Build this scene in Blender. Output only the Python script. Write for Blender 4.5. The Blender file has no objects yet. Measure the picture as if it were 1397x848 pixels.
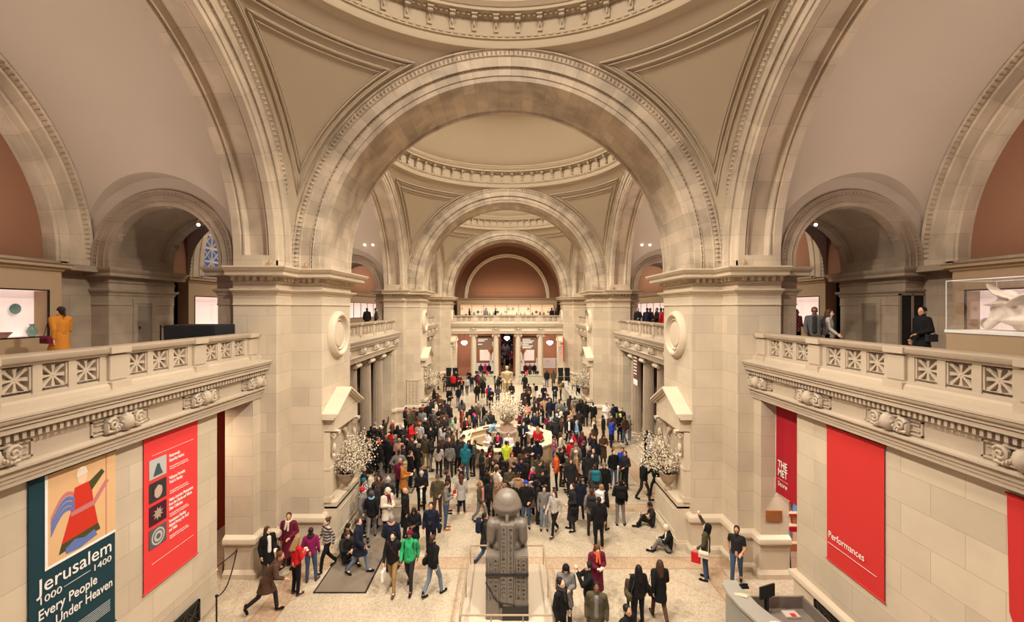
import bpy, bmesh, math, random
from math import sin, cos, pi, sqrt, radians, atan2
from mathutils import Vector, Matrix

# ------------------------------------------------------------------ camera, world, exposure, lights
SC = bpy.context.scene
COL = SC.collection
EYE = 8.27
cam_d = bpy.data.cameras.new('camera')
cam = bpy.data.objects.new('camera', cam_d); COL.objects.link(cam)
cam.location = (0, 0, EYE); cam.rotation_euler = (pi/2, 0, 0)
cam_d.sensor_width = 36; cam_d.lens = 596/1397*36
cam_d.shift_x = (698.5-691.7)/1397; cam_d.shift_y = -(424-421)/1397
cam_d.clip_start = 0.05; cam_d.clip_end = 300
SC.camera = cam
SC.view_settings.view_transform = 'Standard'
SC.view_settings.look = 'None'
SC.view_settings.gamma = 1
SC.view_settings.exposure = 0.98
try: SC.view_settings.use_curve_mapping = False
except Exception: pass
W = bpy.data.worlds.new('world'); SC.world = W; W.use_nodes = True
W.node_tree.nodes['Background'].inputs[0].default_value = (0.07, 0.12, 0.30, 1)
W.node_tree.nodes['Background'].inputs[1].default_value = 0.38

PITCH, C1, Y1, Y2 = 16.95, 7.65, 14.86, 17.53       # bay pitch, bay centre, first crossing arch near / far face
CZ, RI, RE = 9.815, 6.23, 7.28                        # arch springing height, intrados and extrados radius
XN, XP, XO, XW = 7.30, 6.30, 8.70, 13.35              # notch, pier inner face, side arch back, gallery outer wall
GF = 6.60                                             # gallery floor
SG = 11.03                                            # centre of the small gallery arches

WARM = (1.0, 0.91, 0.79)
def area(name, loc, rot, size, power, col=WARM, shape='DISK', sy=None, spread=180):
    d = bpy.data.lights.new(name, 'AREA'); d.shape = shape; d.size = size
    if sy: d.size_y = sy
    d.energy = power; d.color = col; d.spread = radians(spread)
    o = bpy.data.objects.new(name, d); o.location = loc; o.rotation_euler = rot; COL.objects.link(o); return o
def spot(name, loc, target, power, ang=60, blend=.6, size=.1, col=WARM):
    d = bpy.data.lights.new(name, 'SPOT'); d.energy = power; d.spot_size = radians(ang); d.spot_blend = blend
    d.shadow_soft_size = size; d.color = col
    o = bpy.data.objects.new(name, d); o.location = loc
    o.rotation_euler = (Vector(target)-Vector(loc)).to_track_quat('-Z', 'Y').to_euler(); COL.objects.link(o); return o
L_CROWN, L_SPOT, L_GAL, L_SIDE = 760, 3900, 140, 3200
for k in range(3):
    c = C1+k*PITCH
    area('added_crown_fill', (0, c, 21.0), (0, 0, 0), 5.0, L_CROWN)  # soft disc added at the unseen dome crown to fill the hall
    for s in (1, -1): spot('added_ring_spot', (s*4.6, c-4.6, 17.5), (-s*4.0, c+8.5, 1.5), L_SPOT, 68, .7, .35, WARM)  # unseen spots added near the dome ring to brighten piers and floor
    for s in (1, -1): spot('added_side_spot', (s*5.2, c, 17.8), (-s*8.2, c, 3.2), L_SIDE, 84, .8, .35, WARM)  # unseen cross spots added to brighten the opposite side walls
    for s in (1, -1):                                  # unseen upward panels added in mid-gallery to brighten the vaults
        area('added_vault_fill', (s*11.2, c, 9.7), (pi, 0, 0), .6, L_GAL, (1, .86, .76), 'RECTANGLE', 8)
area('end_uplight', (0, 53.4, 9.75), (pi*.97, 0, 0), 7.5, 45, (1, .72, .48), 'RECTANGLE', .3)

# ------------------------------------------------------------------ materials
def srgb(r, g, b):
    f = lambda c: (c/255/12.92) if c/255 <= .04045 else ((c/255+.055)/1.055)**2.4
    return (f(r), f(g), f(b), 1)
MATS = {}
def mat(name, col, rough=.7, metal=0., emit=0., noise=0., nscale=3., spec=.3, bump=0., trans=0.):
    if name in MATS: return MATS[name]
    m = bpy.data.materials.new(name); m.use_nodes = True
    nt = m.node_tree; b = nt.nodes['Principled BSDF']
    b.inputs['Base Color'].default_value = col
    b.inputs['Roughness'].default_value = rough; b.inputs['Metallic'].default_value = metal
    b.inputs['Specular IOR Level'].default_value = spec
    if trans: b.inputs['Transmission Weight'].default_value = trans
    if emit:
        b.inputs['Emission Color'].default_value = col; b.inputs['Emission Strength'].default_value = emit
    if noise or bump:
        tc = nt.nodes.new('ShaderNodeTexCoord'); nz = nt.nodes.new('ShaderNodeTexNoise')
        nz.inputs['Scale'].default_value = nscale; nz.inputs['Detail'].default_value = 4
        nt.links.new(tc.outputs['Object'], nz.inputs['Vector'])
        if noise:
            mx = nt.nodes.new('ShaderNodeMix'); mx.data_type = 'RGBA'
            mx.inputs[6].default_value = tuple(c*(1-noise) for c in col[:3])+(1,)
            mx.inputs[7].default_value = tuple(min(1, c*(1+noise)) for c in col[:3])+(1,)
            nt.links.new(nz.outputs['Fac'], mx.inputs[0]); nt.links.new(mx.outputs[2], b.inputs['Base Color'])
        if bump:
            bp = nt.nodes.new('ShaderNodeBump'); bp.inputs['Strength'].default_value = bump
            bp.inputs['Distance'].default_value = .02
            nt.links.new(nz.outputs['Fac'], bp.inputs['Height']); nt.links.new(bp.outputs['Normal'], b.inputs['Normal'])
    MATS[name] = m; return m

def block_stone(name, base, mode='wall', bw=1.25, bh=.62, var=.10, mortar=.004, rough=.75, stain=.12):
    """limestone in courses. mode wall: courses along walls; archX / archY: joints radiating from the object's origin."""
    if name in MATS: return MATS[name]
    m = bpy.data.materials.new(name); m.use_nodes = True; nt = m.node_tree; N = nt.nodes; L = nt.links
    b = N['Principled BSDF']; b.inputs['Roughness'].default_value = rough; b.inputs['Specular IOR Level'].default_value = .25
    tc = N.new('ShaderNodeTexCoord'); sp = N.new('ShaderNodeSeparateXYZ'); L.new(tc.outputs['Object'], sp.inputs[0])
    cb = N.new('ShaderNodeCombineXYZ')
    def mth(op, a, c=None):
        n = N.new('ShaderNodeMath'); n.operation = op
        for i, q in enumerate((a, c)):
            if q is None: continue
            if hasattr(q, 'links'): L.new(q, n.inputs[i])
            else: n.inputs[i].default_value = q
        return n.outputs[0]
    if mode == 'wall':
        L.new(mth('ADD', sp.outputs['X'], sp.outputs['Y']), cb.inputs['X']); L.new(sp.outputs['Z'], cb.inputs['Y'])
    else:
        hor = sp.outputs['X'] if mode == 'archX' else sp.outputs['Y']
        oth = sp.outputs['Y'] if mode == 'archX' else sp.outputs['X']
        ang = mth('ARCTAN2', sp.outputs['Z'], hor)
        L.new(mth('MULTIPLY', oth, 1.0), cb.inputs['X']); L.new(mth('MULTIPLY', ang, RI), cb.inputs['Y'])
    br = N.new('ShaderNodeTexBrick'); L.new(cb.outputs[0], br.inputs['Vector'])
    lo = tuple(c*(1-var) for c in base[:3])+(1,); hi = tuple(min(1, c*(1+var*.6)) for c in base[:3])+(1,)
    br.inputs['Color1'].default_value = lo; br.inputs['Color2'].default_value = hi
    br.inputs['Mortar'].default_value = tuple(c*.5 for c in base[:3])+(1,)
    br.inputs['Scale'].default_value = 1; br.inputs['Mortar Size'].default_value = mortar
    br.inputs['Mortar Smooth'].default_value = .3; br.inputs['Brick Width'].default_value = bw; br.inputs['Row Height'].default_value = bh
    nz = N.new('ShaderNodeTexNoise'); nz.inputs['Scale'].default_value = .9; nz.inputs['Detail'].default_value = 5
    nz.inputs['Distortion'].default_value = .6; L.new(tc.outputs['Object'], nz.inputs['Vector'])
    rp = N.new('ShaderNodeMapRange'); rp.inputs[1].default_value = .35; rp.inputs[2].default_value = .7
    rp.inputs[3].default_value = 1.0; rp.inputs[4].default_value = 1-stain; L.new(nz.outputs['Fac'], rp.inputs[0])
    mu = N.new('ShaderNodeMix'); mu.data_type = 'RGBA'; mu.blend_type = 'MULTIPLY'; mu.inputs[0].default_value = 1
    cc = N.new('ShaderNodeCombineColor')
    for i in range(3): L.new(rp.outputs[0], cc.inputs[i])
    L.new(br.outputs['Color'], mu.inputs[6]); L.new(cc.outputs[0], mu.inputs[7]); L.new(mu.outputs[2], b.inputs['Base Color'])
    MATS[name] = m; return m

STONE_C = (.63, .525, .385, 1)
M_STONE = block_stone('limestone_courses', STONE_C)
M_LEDGE = mat('limestone_molding', STONE_C, .75, noise=.12, nscale=1.5)
M_ARX = block_stone('limestone_arch_crossing', (.60, .49, .36, 1), 'archX', 1.3, .42, .16, stain=.42)
M_ARY = block_stone('limestone_arch_side', (.60, .49, .36, 1), 'archY', 1.3, .80, .12, stain=.30)
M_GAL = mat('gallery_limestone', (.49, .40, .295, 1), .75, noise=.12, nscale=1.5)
M_RAIL = mat('brown_rail_stone', (.38, .30, .215, 1), .6, noise=.15, nscale=2)  # handrail stone, set browner and darker than the balustrade
M_PLAST = mat('tan_plaster', (.44, .35, .24, 1), .85, noise=.05, nscale=.6)
M_VAULT = mat('pink_tan_plaster', (.51, .425, .335, 1), .85, noise=.05, nscale=.6)
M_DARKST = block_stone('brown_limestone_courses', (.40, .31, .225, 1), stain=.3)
M_RUST = mat('rust_painted_plaster', srgb(138, 98, 74), .85, noise=.06, nscale=.5)
M_PINK = mat('salmon_painted_wall', srgb(176, 122, 98), .85, noise=.05)
M_CASE = mat('taupe_case_paint', srgb(168, 142, 112), .7, noise=.03)
M_WHITE_LIT = mat('lit_case_interior', srgb(255, 236, 220), .8, emit=1.1)
M_BLACK = mat('black_plastic', (.012, .012, .013, 1), .5)
M_BLACKM = mat('black_metal', (.02, .02, .02, 1), .4, metal=.6)
M_BRASS = mat('brass', (.55, .36, .14, 1), .3, metal=1)
M_BRONZE = mat('bronze_plaque', srgb(190, 130, 78), .4, metal=.6, noise=.1)
M_GLOW = mat('lit_lamp', srgb(255, 244, 225), .5, emit=9.)
M_RED = mat('red_banner_cloth', srgb(202, 50, 46), .8, noise=.03, nscale=2)
M_REDP = mat('coral_red_banner_cloth', srgb(226, 64, 62), .8, noise=.02)
M_REDK = mat('crimson_banner_cloth', srgb(168, 24, 38), .8, noise=.03)
M_WHITE = mat('white_lettering', srgb(240, 235, 228), .8)
M_TEAL = mat('dark_teal_banner_cloth', srgb(24, 58, 66), .8)
def glassy(name, mixf=.08, tint=(1, 1, 1, 1)):
    m = bpy.data.materials.new(name); m.use_nodes = True; nt = m.node_tree; N = nt.nodes
    out = N['Material Output']; N.remove(N['Principled BSDF'])
    t = N.new('ShaderNodeBsdfTransparent'); t.inputs[0].default_value = tint
    g = N.new('ShaderNodeBsdfGlossy'); g.inputs['Roughness'].default_value = .02
    mx = N.new('ShaderNodeMixShader'); mx.inputs[0].default_value = mixf
    nt.links.new(t.outputs[0], mx.inputs[1]); nt.links.new(g.outputs[0], mx.inputs[2]); nt.links.new(mx.outputs[0], out.inputs[0])
    MATS[name] = m; return m
M_GLASS = glassy('clear_glass')

def floor_mat():
    m = bpy.data.materials.new('terrazzo_floor'); m.use_nodes = True; nt = m.node_tree; N = nt.nodes; L = nt.links
    b = N['Principled BSDF']; b.inputs['Roughness'].default_value = .42; b.inputs['Specular IOR Level'].default_value = .35
    tc = N.new('ShaderNodeTexCoord'); sp = N.new('ShaderNodeSeparateXYZ'); L.new(tc.outputs['Object'], sp.inputs[0])
    def mth(op, a, c=None, d=None):
        n = N.new('ShaderNodeMath'); n.operation = op
        for i, q in enumerate((a, c, d)):
            if q is None: continue
            if hasattr(q, 'links'): L.new(q, n.inputs[i])
            else: n.inputs[i].default_value = q
        return n.outputs[0]
    ax = mth('ABSOLUTE', sp.outputs['X'])
    # distance along the hall from the middle of the nearest crossing arch
    yy = mth('PINGPONG', mth('SUBTRACT', sp.outputs['Y'], 16.195), PITCH/2)
    def band(v, c, w): return mth('COMPARE', v, c, w)
    cross = band(yy, 1.95, .30)
    edge = mth('COMPARE', ax, 6.5, .30)
    inb = mth('GREATER_THAN', yy, 2.27)
    thin = mth('MULTIPLY', mth('MAXIMUM', band(ax, 1.45, .06), band(mth('SUBTRACT', ax, yy), 2.3, .05)), inb)
    bands = mth('MAXIMUM', mth('MAXIMUM', cross, mth('MULTIPLY', edge, inb)), thin)
    ln = mth('MAXIMUM', band(yy, 1.66, .035), band(yy, 2.28, .035))
    ln = mth('MAXIMUM', ln, mth('MULTIPLY', inb, mth('MAXIMUM', band(ax, 6.18, .03), band(ax, 6.82, .03))))
    n1 = N.new('ShaderNodeTexVoronoi'); n1.inputs['Scale'].default_value = 26; L.new(tc.outputs['Object'], n1.inputs['Vector'])
    n2 = N.new('ShaderNodeTexNoise'); n2.inputs['Scale'].default_value = .55; n2.inputs['Detail'].default_value = 5; L.new(tc.outputs['Object'], n2.inputs['Vector'])
    rp = N.new('ShaderNodeValToRGB'); L.new(n1.outputs['Color'], rp.inputs[0])
    rp.color_ramp.elements[0].position = .1; rp.color_ramp.elements[0].color = (.40, .32, .215, 1)
    rp.color_ramp.elements[1].position = .8; rp.color_ramp.elements[1].color = (.57, .475, .345, 1)
    rp2 = N.new('ShaderNodeValToRGB'); L.new(n1.outputs['Color'], rp2.inputs[0])
    rp2.color_ramp.elements[0].position = .1; rp2.color_ramp.elements[0].color = (.38, .255, .16, 1)
    rp2.color_ramp.elements[1].position = .8; rp2.color_ramp.elements[1].color = (.54, .40, .27, 1)
    mx = N.new('ShaderNodeMix'); mx.data_type = 'RGBA'; L.new(bands, mx.inputs[0]); L.new(rp.outputs[0], mx.inputs[6]); L.new(rp2.outputs[0], mx.inputs[7])
    mx3 = N.new('ShaderNodeMix'); mx3.data_type = 'RGBA'; L.new(ln, mx3.inputs[0]); L.new(mx.outputs[2], mx3.inputs[6]); mx3.inputs[7].default_value = (.42, .27, .165, 1)
    mr = N.new('ShaderNodeMapRange'); L.new(n2.outputs['Fac'], mr.inputs[0]); mr.inputs[1].default_value = .3; mr.inputs[2].default_value = .7; mr.inputs[3].default_value = .88; mr.inputs[4].default_value = 1.06
    mu = N.new('ShaderNodeVectorMath'); mu.operation = 'SCALE'; L.new(mx3.outputs[2], mu.inputs[0]); L.new(mr.outputs[0], mu.inputs['Scale'])
    L.new(mu.outputs[0], b.inputs['Base Color']); MATS['terrazzo_floor'] = m; return m
M_FLOOR = floor_mat()

# ------------------------------------------------------------------ mesh helpers
class MB:
    def __init__(s): s.v = []; s.f = []
    def add(s, v, f):
        n = len(s.v); s.v += [tuple(p) for p in v]; s.f += [tuple(i+n for i in q) for q in f]; return s
    def box(s, x0, x1, y0, y1, z0, z1):
        v = [(x, y, z) for x in (x0, x1) for y in (y0, y1) for z in (z0, z1)]
        return s.add(v, [(0,1,3,2),(4,6,7,5),(0,4,5,1),(2,3,7,6),(0,2,6,4),(1,5,7,3)])
    def cbox(s, c, d, rz=0, taper=1.):
        v = []
        for z, t in ((-.5, 1), (.5, taper)):
            for x, y in ((-.5,-.5),(.5,-.5),(.5,.5),(-.5,.5)):
                X, Y = x*d[0]*t, y*d[1]*t
                v.append((c[0]+X*cos(rz)-Y*sin(rz), c[1]+X*sin(rz)+Y*cos(rz), c[2]+z*d[2]))
        return s.add(v, [(3,2,1,0),(4,5,6,7),(0,1,5,4),(1,2,6,5),(2,3,7,6),(3,0,4,7)])
    def prism(s, poly, z0, z1):
        n = len(poly); v = [(x, y, z0) for x, y in poly]+[(x, y, z1) for x, y in poly]
        return s.add(v, [tuple(range(n-1, -1, -1)), tuple(range(n, 2*n))]+[(i, (i+1) % n, n+(i+1) % n, n+i) for i in range(n)])
    def grid(s, rows, cu=False, cv=False):
        n = len(rows); m = len(rows[0]); v = [p for r in rows for p in r]; f = []
        for i in range(n if cu else n-1):
            for j in range(m if cv else m-1):
                f.append((i*m+j, i*m+(j+1) % m, ((i+1) % n)*m+(j+1) % m, ((i+1) % n)*m+j))
        return s.add(v, f)
    def wrap(s, path, prof, closed=False, cap=True):
        """sweep prof [(offset, z)] along a horizontal path of (x, y) with mitred corners; + offset is to the path's right"""
        n = len(path); rows = []
        for i, (x, y) in enumerate(path):
            a = path[i-1] if (i > 0 or closed) else None; b = path[(i+1) % n] if (i < n-1 or closed) else None
            ds = []
            if a: dx, dy = x-a[0], y-a[1]; l = math.hypot(dx, dy); ds.append((dy/l, -dx/l))
            if b: dx, dy = b[0]-x, b[1]-y; l = math.hypot(dx, dy); ds.append((dy/l, -dx/l))
            nx = sum(d[0] for d in ds)/len(ds); ny = sum(d[1] for d in ds)/len(ds); q = nx*nx+ny*ny
            if q < 1e-6: nx, ny, q = ds[0][0], ds[0][1], 1
            rows.append([(x+nx/q*o, y+ny/q*o, z) for o, z in prof])
        s.grid(rows, cu=closed)
        if cap and not closed:
            m = len(prof); s.add(rows[0], [tuple(range(m))]); s.add(rows[-1], [tuple(range(m-1, -1, -1))])
        return s
    def arch(s, ax, prof, a0=0., a1=180., stilt=.0, n=64, c=(0, 0, 0)):
        """sweep prof [(radius, depth)] round a half circle; ax 'Y': arch stands in the XZ plane, depth along Y; 'X': in YZ, depth along X"""
        rows = []
        def P(r, t, h, z): return (c[0]+h, c[1]+t, c[2]+z) if ax == 'Y' else (c[0]+t, c[1]+h, c[2]+z)
        if stilt and a0 == 0: rows.append([P(r, t, r, -stilt) for r, t in prof])
        for i in range(n+1):
            a = radians(a0+(a1-a0)*i/n); rows.append([P(r, t, r*cos(a), r*sin(a)) for r, t in prof])
        if stilt and a1 == 180: rows.append([P(r, t, -r, -stilt) for r, t in prof])
        return s.grid(rows)
    def rev(s, prof, c=(0, 0), n=96, a0=0., a1=360., zc=0):
        full = abs(a1-a0) >= 359.9; k = n if full else n+1; rows = []
        for i in range(k):
            a = radians(a0+(a1-a0)*i/n); rows.append([(c[0]+r*cos(a), c[1]+r*sin(a), zc+z) for r, z in prof])
        return s.grid(rows, cu=full)
    def tube(s, pts, r, n=6, closed=False, cap=True):
        P = [Vector(p) for p in pts]; rows = []; N = len(P)
        rr = r if isinstance(r, (list, tuple)) else [r]*N
        for i, p in enumerate(P):
            a = P[i-1] if (i > 0 or closed) else P[i]; b = P[(i+1) % N] if (i < N-1 or closed) else P[i]
            t = (b-a); t = t.normalized() if t.length > 1e-9 else Vector((0, 0, 1))
            u = (u-t*u.dot(t)).normalized() if i and (u-t*u.dot(t)).length > 1e-4 else t.cross(Vector((0, 0, 1)) if abs(t.z) < .9 else Vector((1, 0, 0))).normalized(); w = t.cross(u)
            rows.append([tuple(p+u*(rr[i]*cos(2*pi*j/n))+w*(rr[i]*sin(2*pi*j/n))) for j in range(n)])
        s.grid(rows, cu=closed, cv=True)
        if cap and not closed:
            s.add(rows[0], [tuple(range(n))]); s.add(rows[-1], [tuple(range(n-1, -1, -1))])
        return s
    def ell(s, c, r, n=10, m=6, R=None):
        rows = []
        for i in range(m+1):
            t = pi*i/m; row = []
            for j in range(n):
                p = Vector((r[0]*sin(t)*cos(2*pi*j/n), r[1]*sin(t)*sin(2*pi*j/n), r[2]*cos(t)))
                if R: p = R @ p
                row.append((c[0]+p.x, c[1]+p.y, c[2]+p.z))
            rows.append(row)
        return s.grid(rows, cv=True)
    def cap_tube(s, a, b, ra, rb, n=10):
        """tapered capsule from a to b"""
        a = Vector(a); b = Vector(b); t = (b-a); L = t.length; t = t/L if L > 1e-9 else Vector((0, 0, 1))
        u = t.cross(Vector((0, 0, 1)) if abs(t.z) < .9 else Vector((1, 0, 0))).normalized(); w = t.cross(u); rows = []
        for k in range(4):
            q = -pi/2+pi/2*k/3
            rows.append((a+t*(ra*sin(q)), max(ra*cos(q), 1e-4)))
        for k in range(4):
            q = pi/2*k/3
            rows.append((b+t*(rb*sin(q)), max(rb*cos(q), 1e-4)))
        g = [[tuple(p+u*(r*cos(2*pi*j/n))+w*(r*sin(2*pi*j/n))) for j in range(n)] for p, r in rows]
        s.grid(g, cv=True); s.add(g[0], [tuple(range(n))]); s.add(g[-1], [tuple(range(n-1, -1, -1))]); return s
    def mirror(s):
        s.v = [(-x, y, z) for x, y, z in s.v]; s.f = [tuple(reversed(q)) for q in s.f]; return s
    def move(s, dx=0, dy=0, dz=0):
        s.v = [(x+dx, y+dy, z+dz) for x, y, z in s.v]; return s
    def rot(s, rz, c=(0, 0)):
        k, q = cos(rz), sin(rz)
        s.v = [(c[0]+(x-c[0])*k-(y-c[1])*q, c[1]+(x-c[0])*q+(y-c[1])*k, z) for x, y, z in s.v]; return s
    def mesh(s, name, m=None, smooth=35, bevel=0):
        me = bpy.data.meshes.new(name); me.from_pydata(s.v, [], s.f); me.validate()
        bm = bmesh.new(); bm.from_mesh(me); bmesh.ops.remove_doubles(bm, verts=bm.verts, dist=1e-5)
        bmesh.ops.recalc_face_normals(bm, faces=bm.faces)
        if bevel: bmesh.ops.bevel(bm, geom=[e for e in bm.edges if len(e.link_faces) == 2 and e.calc_face_angle(0) > .6], offset=bevel, segments=2, affect='EDGES')
        bm.to_mesh(me); bm.free()
        if smooth:
            me.polygons.foreach_set('use_smooth', [True]*len(me.polygons)); me.set_sharp_from_angle(angle=radians(smooth))
        if m: me.materials.append(m)
        return me
    def build(s, name, m, parent=None, loc=(0, 0, 0), smooth=35, bevel=0, shift=False):
        if shift: s.move(-loc[0], -loc[1], -loc[2])
        o = bpy.data.objects.new(name, s.mesh(name, m, smooth, bevel)); COL.objects.link(o); o.location = loc
        if parent: o.parent = parent
        return o
def inst(name, me, parent=None, loc=(0, 0, 0), rz=0, sc=None):
    o = bpy.data.objects.new(name, me); COL.objects.link(o); o.location = loc; o.rotation_euler = (0, 0, rz)
    if sc: o.scale = sc
    if parent: o.parent = parent
    return o
def empty(name, loc=(0, 0, 0), rz=0):
    o = bpy.data.objects.new(name, None); COL.objects.link(o); o.location = loc; o.rotation_euler = (0, 0, rz); o.empty_display_size = .1; return o
def tag(o, label, cat, group=None):
    o['label'] = label; o['category'] = cat
    if group: o['group'] = group
    return o
def struct(o): o['kind'] = 'structure'; return o
def copy_tree(o, parent=None):
    c = o.copy(); COL.objects.link(c); c.parent = parent
    for ch in list(o.children): copy_tree(ch, c)
    return c
SIDE = {1: 'right', -1: 'left'}
BAY = ('first', 'second', 'third')
# ------------------------------------------------------------------ setting: floor, piers, arches, domes, vaults
struct(MB().box(-16, 16, -7, 75, -.3, 0).build('floor', M_FLOOR))
def mir(path, s): return [(x*s, y) for x, y in path]
CORN = [(-.02, 8.38), (.035, 8.39), (.035, 8.43), (.015, 8.44), (.015, 8.70), (.05, 8.72), (.07, 8.78), (.17, 8.83), (.20, 8.86), (.20, 8.90), (.02, 8.92), (.02, 9.10), (.08, 9.12),
        (.08, 9.14), (.03, 9.15), (.03, 9.285), (.27, 9.29), (.30, 9.30), (.44, 9.32), (.44, 9.42), (.47, 9.43), (.53, 9.50), (.57, 9.55), (.57, 9.59), (-.02, 9.605)]
PLINTH = [(0, 1.30), (.05, 1.27), (.13, 1.22), (.15, 1.16), (.15, 1.08), (.10, 1.02), (.05, 1.0), (.05, .25), (.09, .22), (.12, .17), (.14, .15), (.14, 0)]
def dent(mb, path, side=1, z0=9.155, z1=9.28, o0=.02, o1=.225, step=.20, w=.105):
    """dentils along a path"""
    for (x0, y0), (x1, y1) in zip(path, path[1:]):
        L = math.hypot(x1-x0, y1-y0)
        if L < .25: continue
        ux, uy = (x1-x0)/L, (y1-y0)/L; nx, ny = uy, -ux; n = max(1, int(L/step)); a = atan2(uy, ux)
        for i in range(n):
            t = (i+.5)*L/n
            mb.cbox((x0+ux*t+nx*(o0+o1)/2, y0+uy*t+ny*(o0+o1)/2, (z0+z1)/2), (w, o1-o0, z1-z0), a)
for k in range(-1, 3):
    ya, yb = Y1+k*PITCH, Y2+k*PITCH; t = .98; u = 1.38
    for s in (1, -1):
        # lower plan with its notches and the half pilaster under the gallery
        lo = [(XO, ya-u), (7.84, ya-u), (7.84, ya-t), (XN+.03, ya-t), (XN+.03, ya), (XP, ya), (XP, yb), (XN+.03, yb), (XN+.03, yb+t), (7.84, yb+t), (7.84, yb+u), (XO, yb+u)]
        up = [(XO, ya-t), (XN+.03, ya-t), (XN+.03, ya), (XP, ya), (XP, yb), (XN+.03, yb), (XN+.03, yb+t), (XO, yb+t)]
        if s == -1: lo = [(-x, y) for x, y in lo]; up = [(-x, y) for x, y in up]
        nm = 'wall_pier_'+SIDE[s]
        struct(MB().prism(lo, 0, 5.5).build(nm, M_STONE))
        struct(MB().prism(up, 5.5, 9.6).build(nm, M_STONE))
        pp = list(reversed(lo)) if s == 1 else lo
        # path must run so that the hall is on its right
        pl = MB(); pl.wrap(pp, PLINTH if s == 1 else PLINTH)
        o = struct(pl.build('baseboard_'+SIDE[s], M_LEDGE))
        q = list(reversed(up)) if s == 1 else up
        cm = MB(); cm.wrap(q, CORN); dent(cm, q)
        struct(cm.build('trim_'+str(k+2), M_LEDGE))
        # upper block carrying the arches
        w = .02
        ub = [(XO, ya-t+w), (XN+.05, ya-t+w), (XN+.05, ya+.05), (RI+.03, ya+.07), (RI+.03, yb-.07), (XN+.05, yb-.05), (XN+.05, yb+t-w), (XO, yb+t-w)]
        struct(MB().prism([(x*s, y) for x, y in ub], 9.59, CZ).build(nm, M_STONE))

def egg_band(mb, ax, r0, r1, t, out, n, a0=0, a1=180, c=(0, 0, 0)):
    """eggs and darts between radii r0 and r1 on the plane at depth t, standing proud by out (signed)"""
    rm, h = (r0+r1)/2, (r1-r0)/2
    for i in range(n):
        a = radians(a0+(a1-a0)*(i+.5)/n); w = pi*rm/n*.36*(a1-a0)/180
        for da, ww, hh in ((0, w*.72, h*.92), (pi/n*(a1-a0)/180, w*.22, h*.9)):
            aa = a+da; er = Vector((cos(aa), 0, sin(aa))); et = Vector((-sin(aa), 0, cos(aa))); ec = er*rm
            v = []
            for q in range(6): v.append(ec+er*(hh*cos(q*pi/3))+et*(ww*sin(q*pi/3)))
            top = ec+Vector((0, 0, 0))
            pts = [(p.x, t, p.z) for p in v]+[(top.x+er.x*hh*.15, t+out, top.z+er.z*hh*.15)]
            if ax == 'X': pts = [(y, x, z) for x, y, z in pts]
            mb.add([(p[0]+c[0], p[1]+c[1], p[2]+c[2]) for p in pts], [(q, (q+1) % 6, 6) for q in range(6)])

# crossing arches
for k in range(-1, 3):
    ya, yb = Y1+k*PITCH, Y2+k*PITCH; h = (yb-ya)/2; c = (0, (ya+yb)/2, CZ); mb = MB()
    face = lambda g: [(RE+.02, g*(h-.12)), (RE+.02, g*(h+.10)), (RE-.04, g*(h+.13)), (RE-.06, g*(h+.06)), (RE-.22, g*(h+.04)), (RE-.24, g*(h+.07)), (RE-.27, g*(h+.02)), (6.69, g*(h+.02)), (6.69, g*(h+.05)), (6.68, g*(h+.05)), (6.68, g*(h-.03)), (6.62, g*(h-.03)), (6.62, g*(h+.02)), (6.60, g*(h-.01)), (6.40, g*(h-.01)), (6.38, g*(h-.05)), (RI, g*(h-.05))]
    f1 = face(-1); f2 = face(1)
    soff = [(RI, -h+.05), (RI, h-.42), (RI+.05, h-.40), (RI+.07, h-.34), (RI+.02, h-.29), (RI-.03, h-.27), (RI, h-.2), (RI, h-.05)]
    mb.arch('Y', f1+soff+list(reversed(f2)), stilt=.225, n=72)
    if k >= 0:
        egg_band(mb, 'Y', 6.62, 6.68, -h+.03, -.07, 130)
        egg_band(mb, 'Y', RE-.235, RE-.045, -h-.04, -.10, 150)
    else: egg_band(mb, 'Y', RE-.215, RE-.065, h+.045, .06, 84)
    struct(mb.build('wall_arch_crossing', M_ARX, loc=c))
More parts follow.
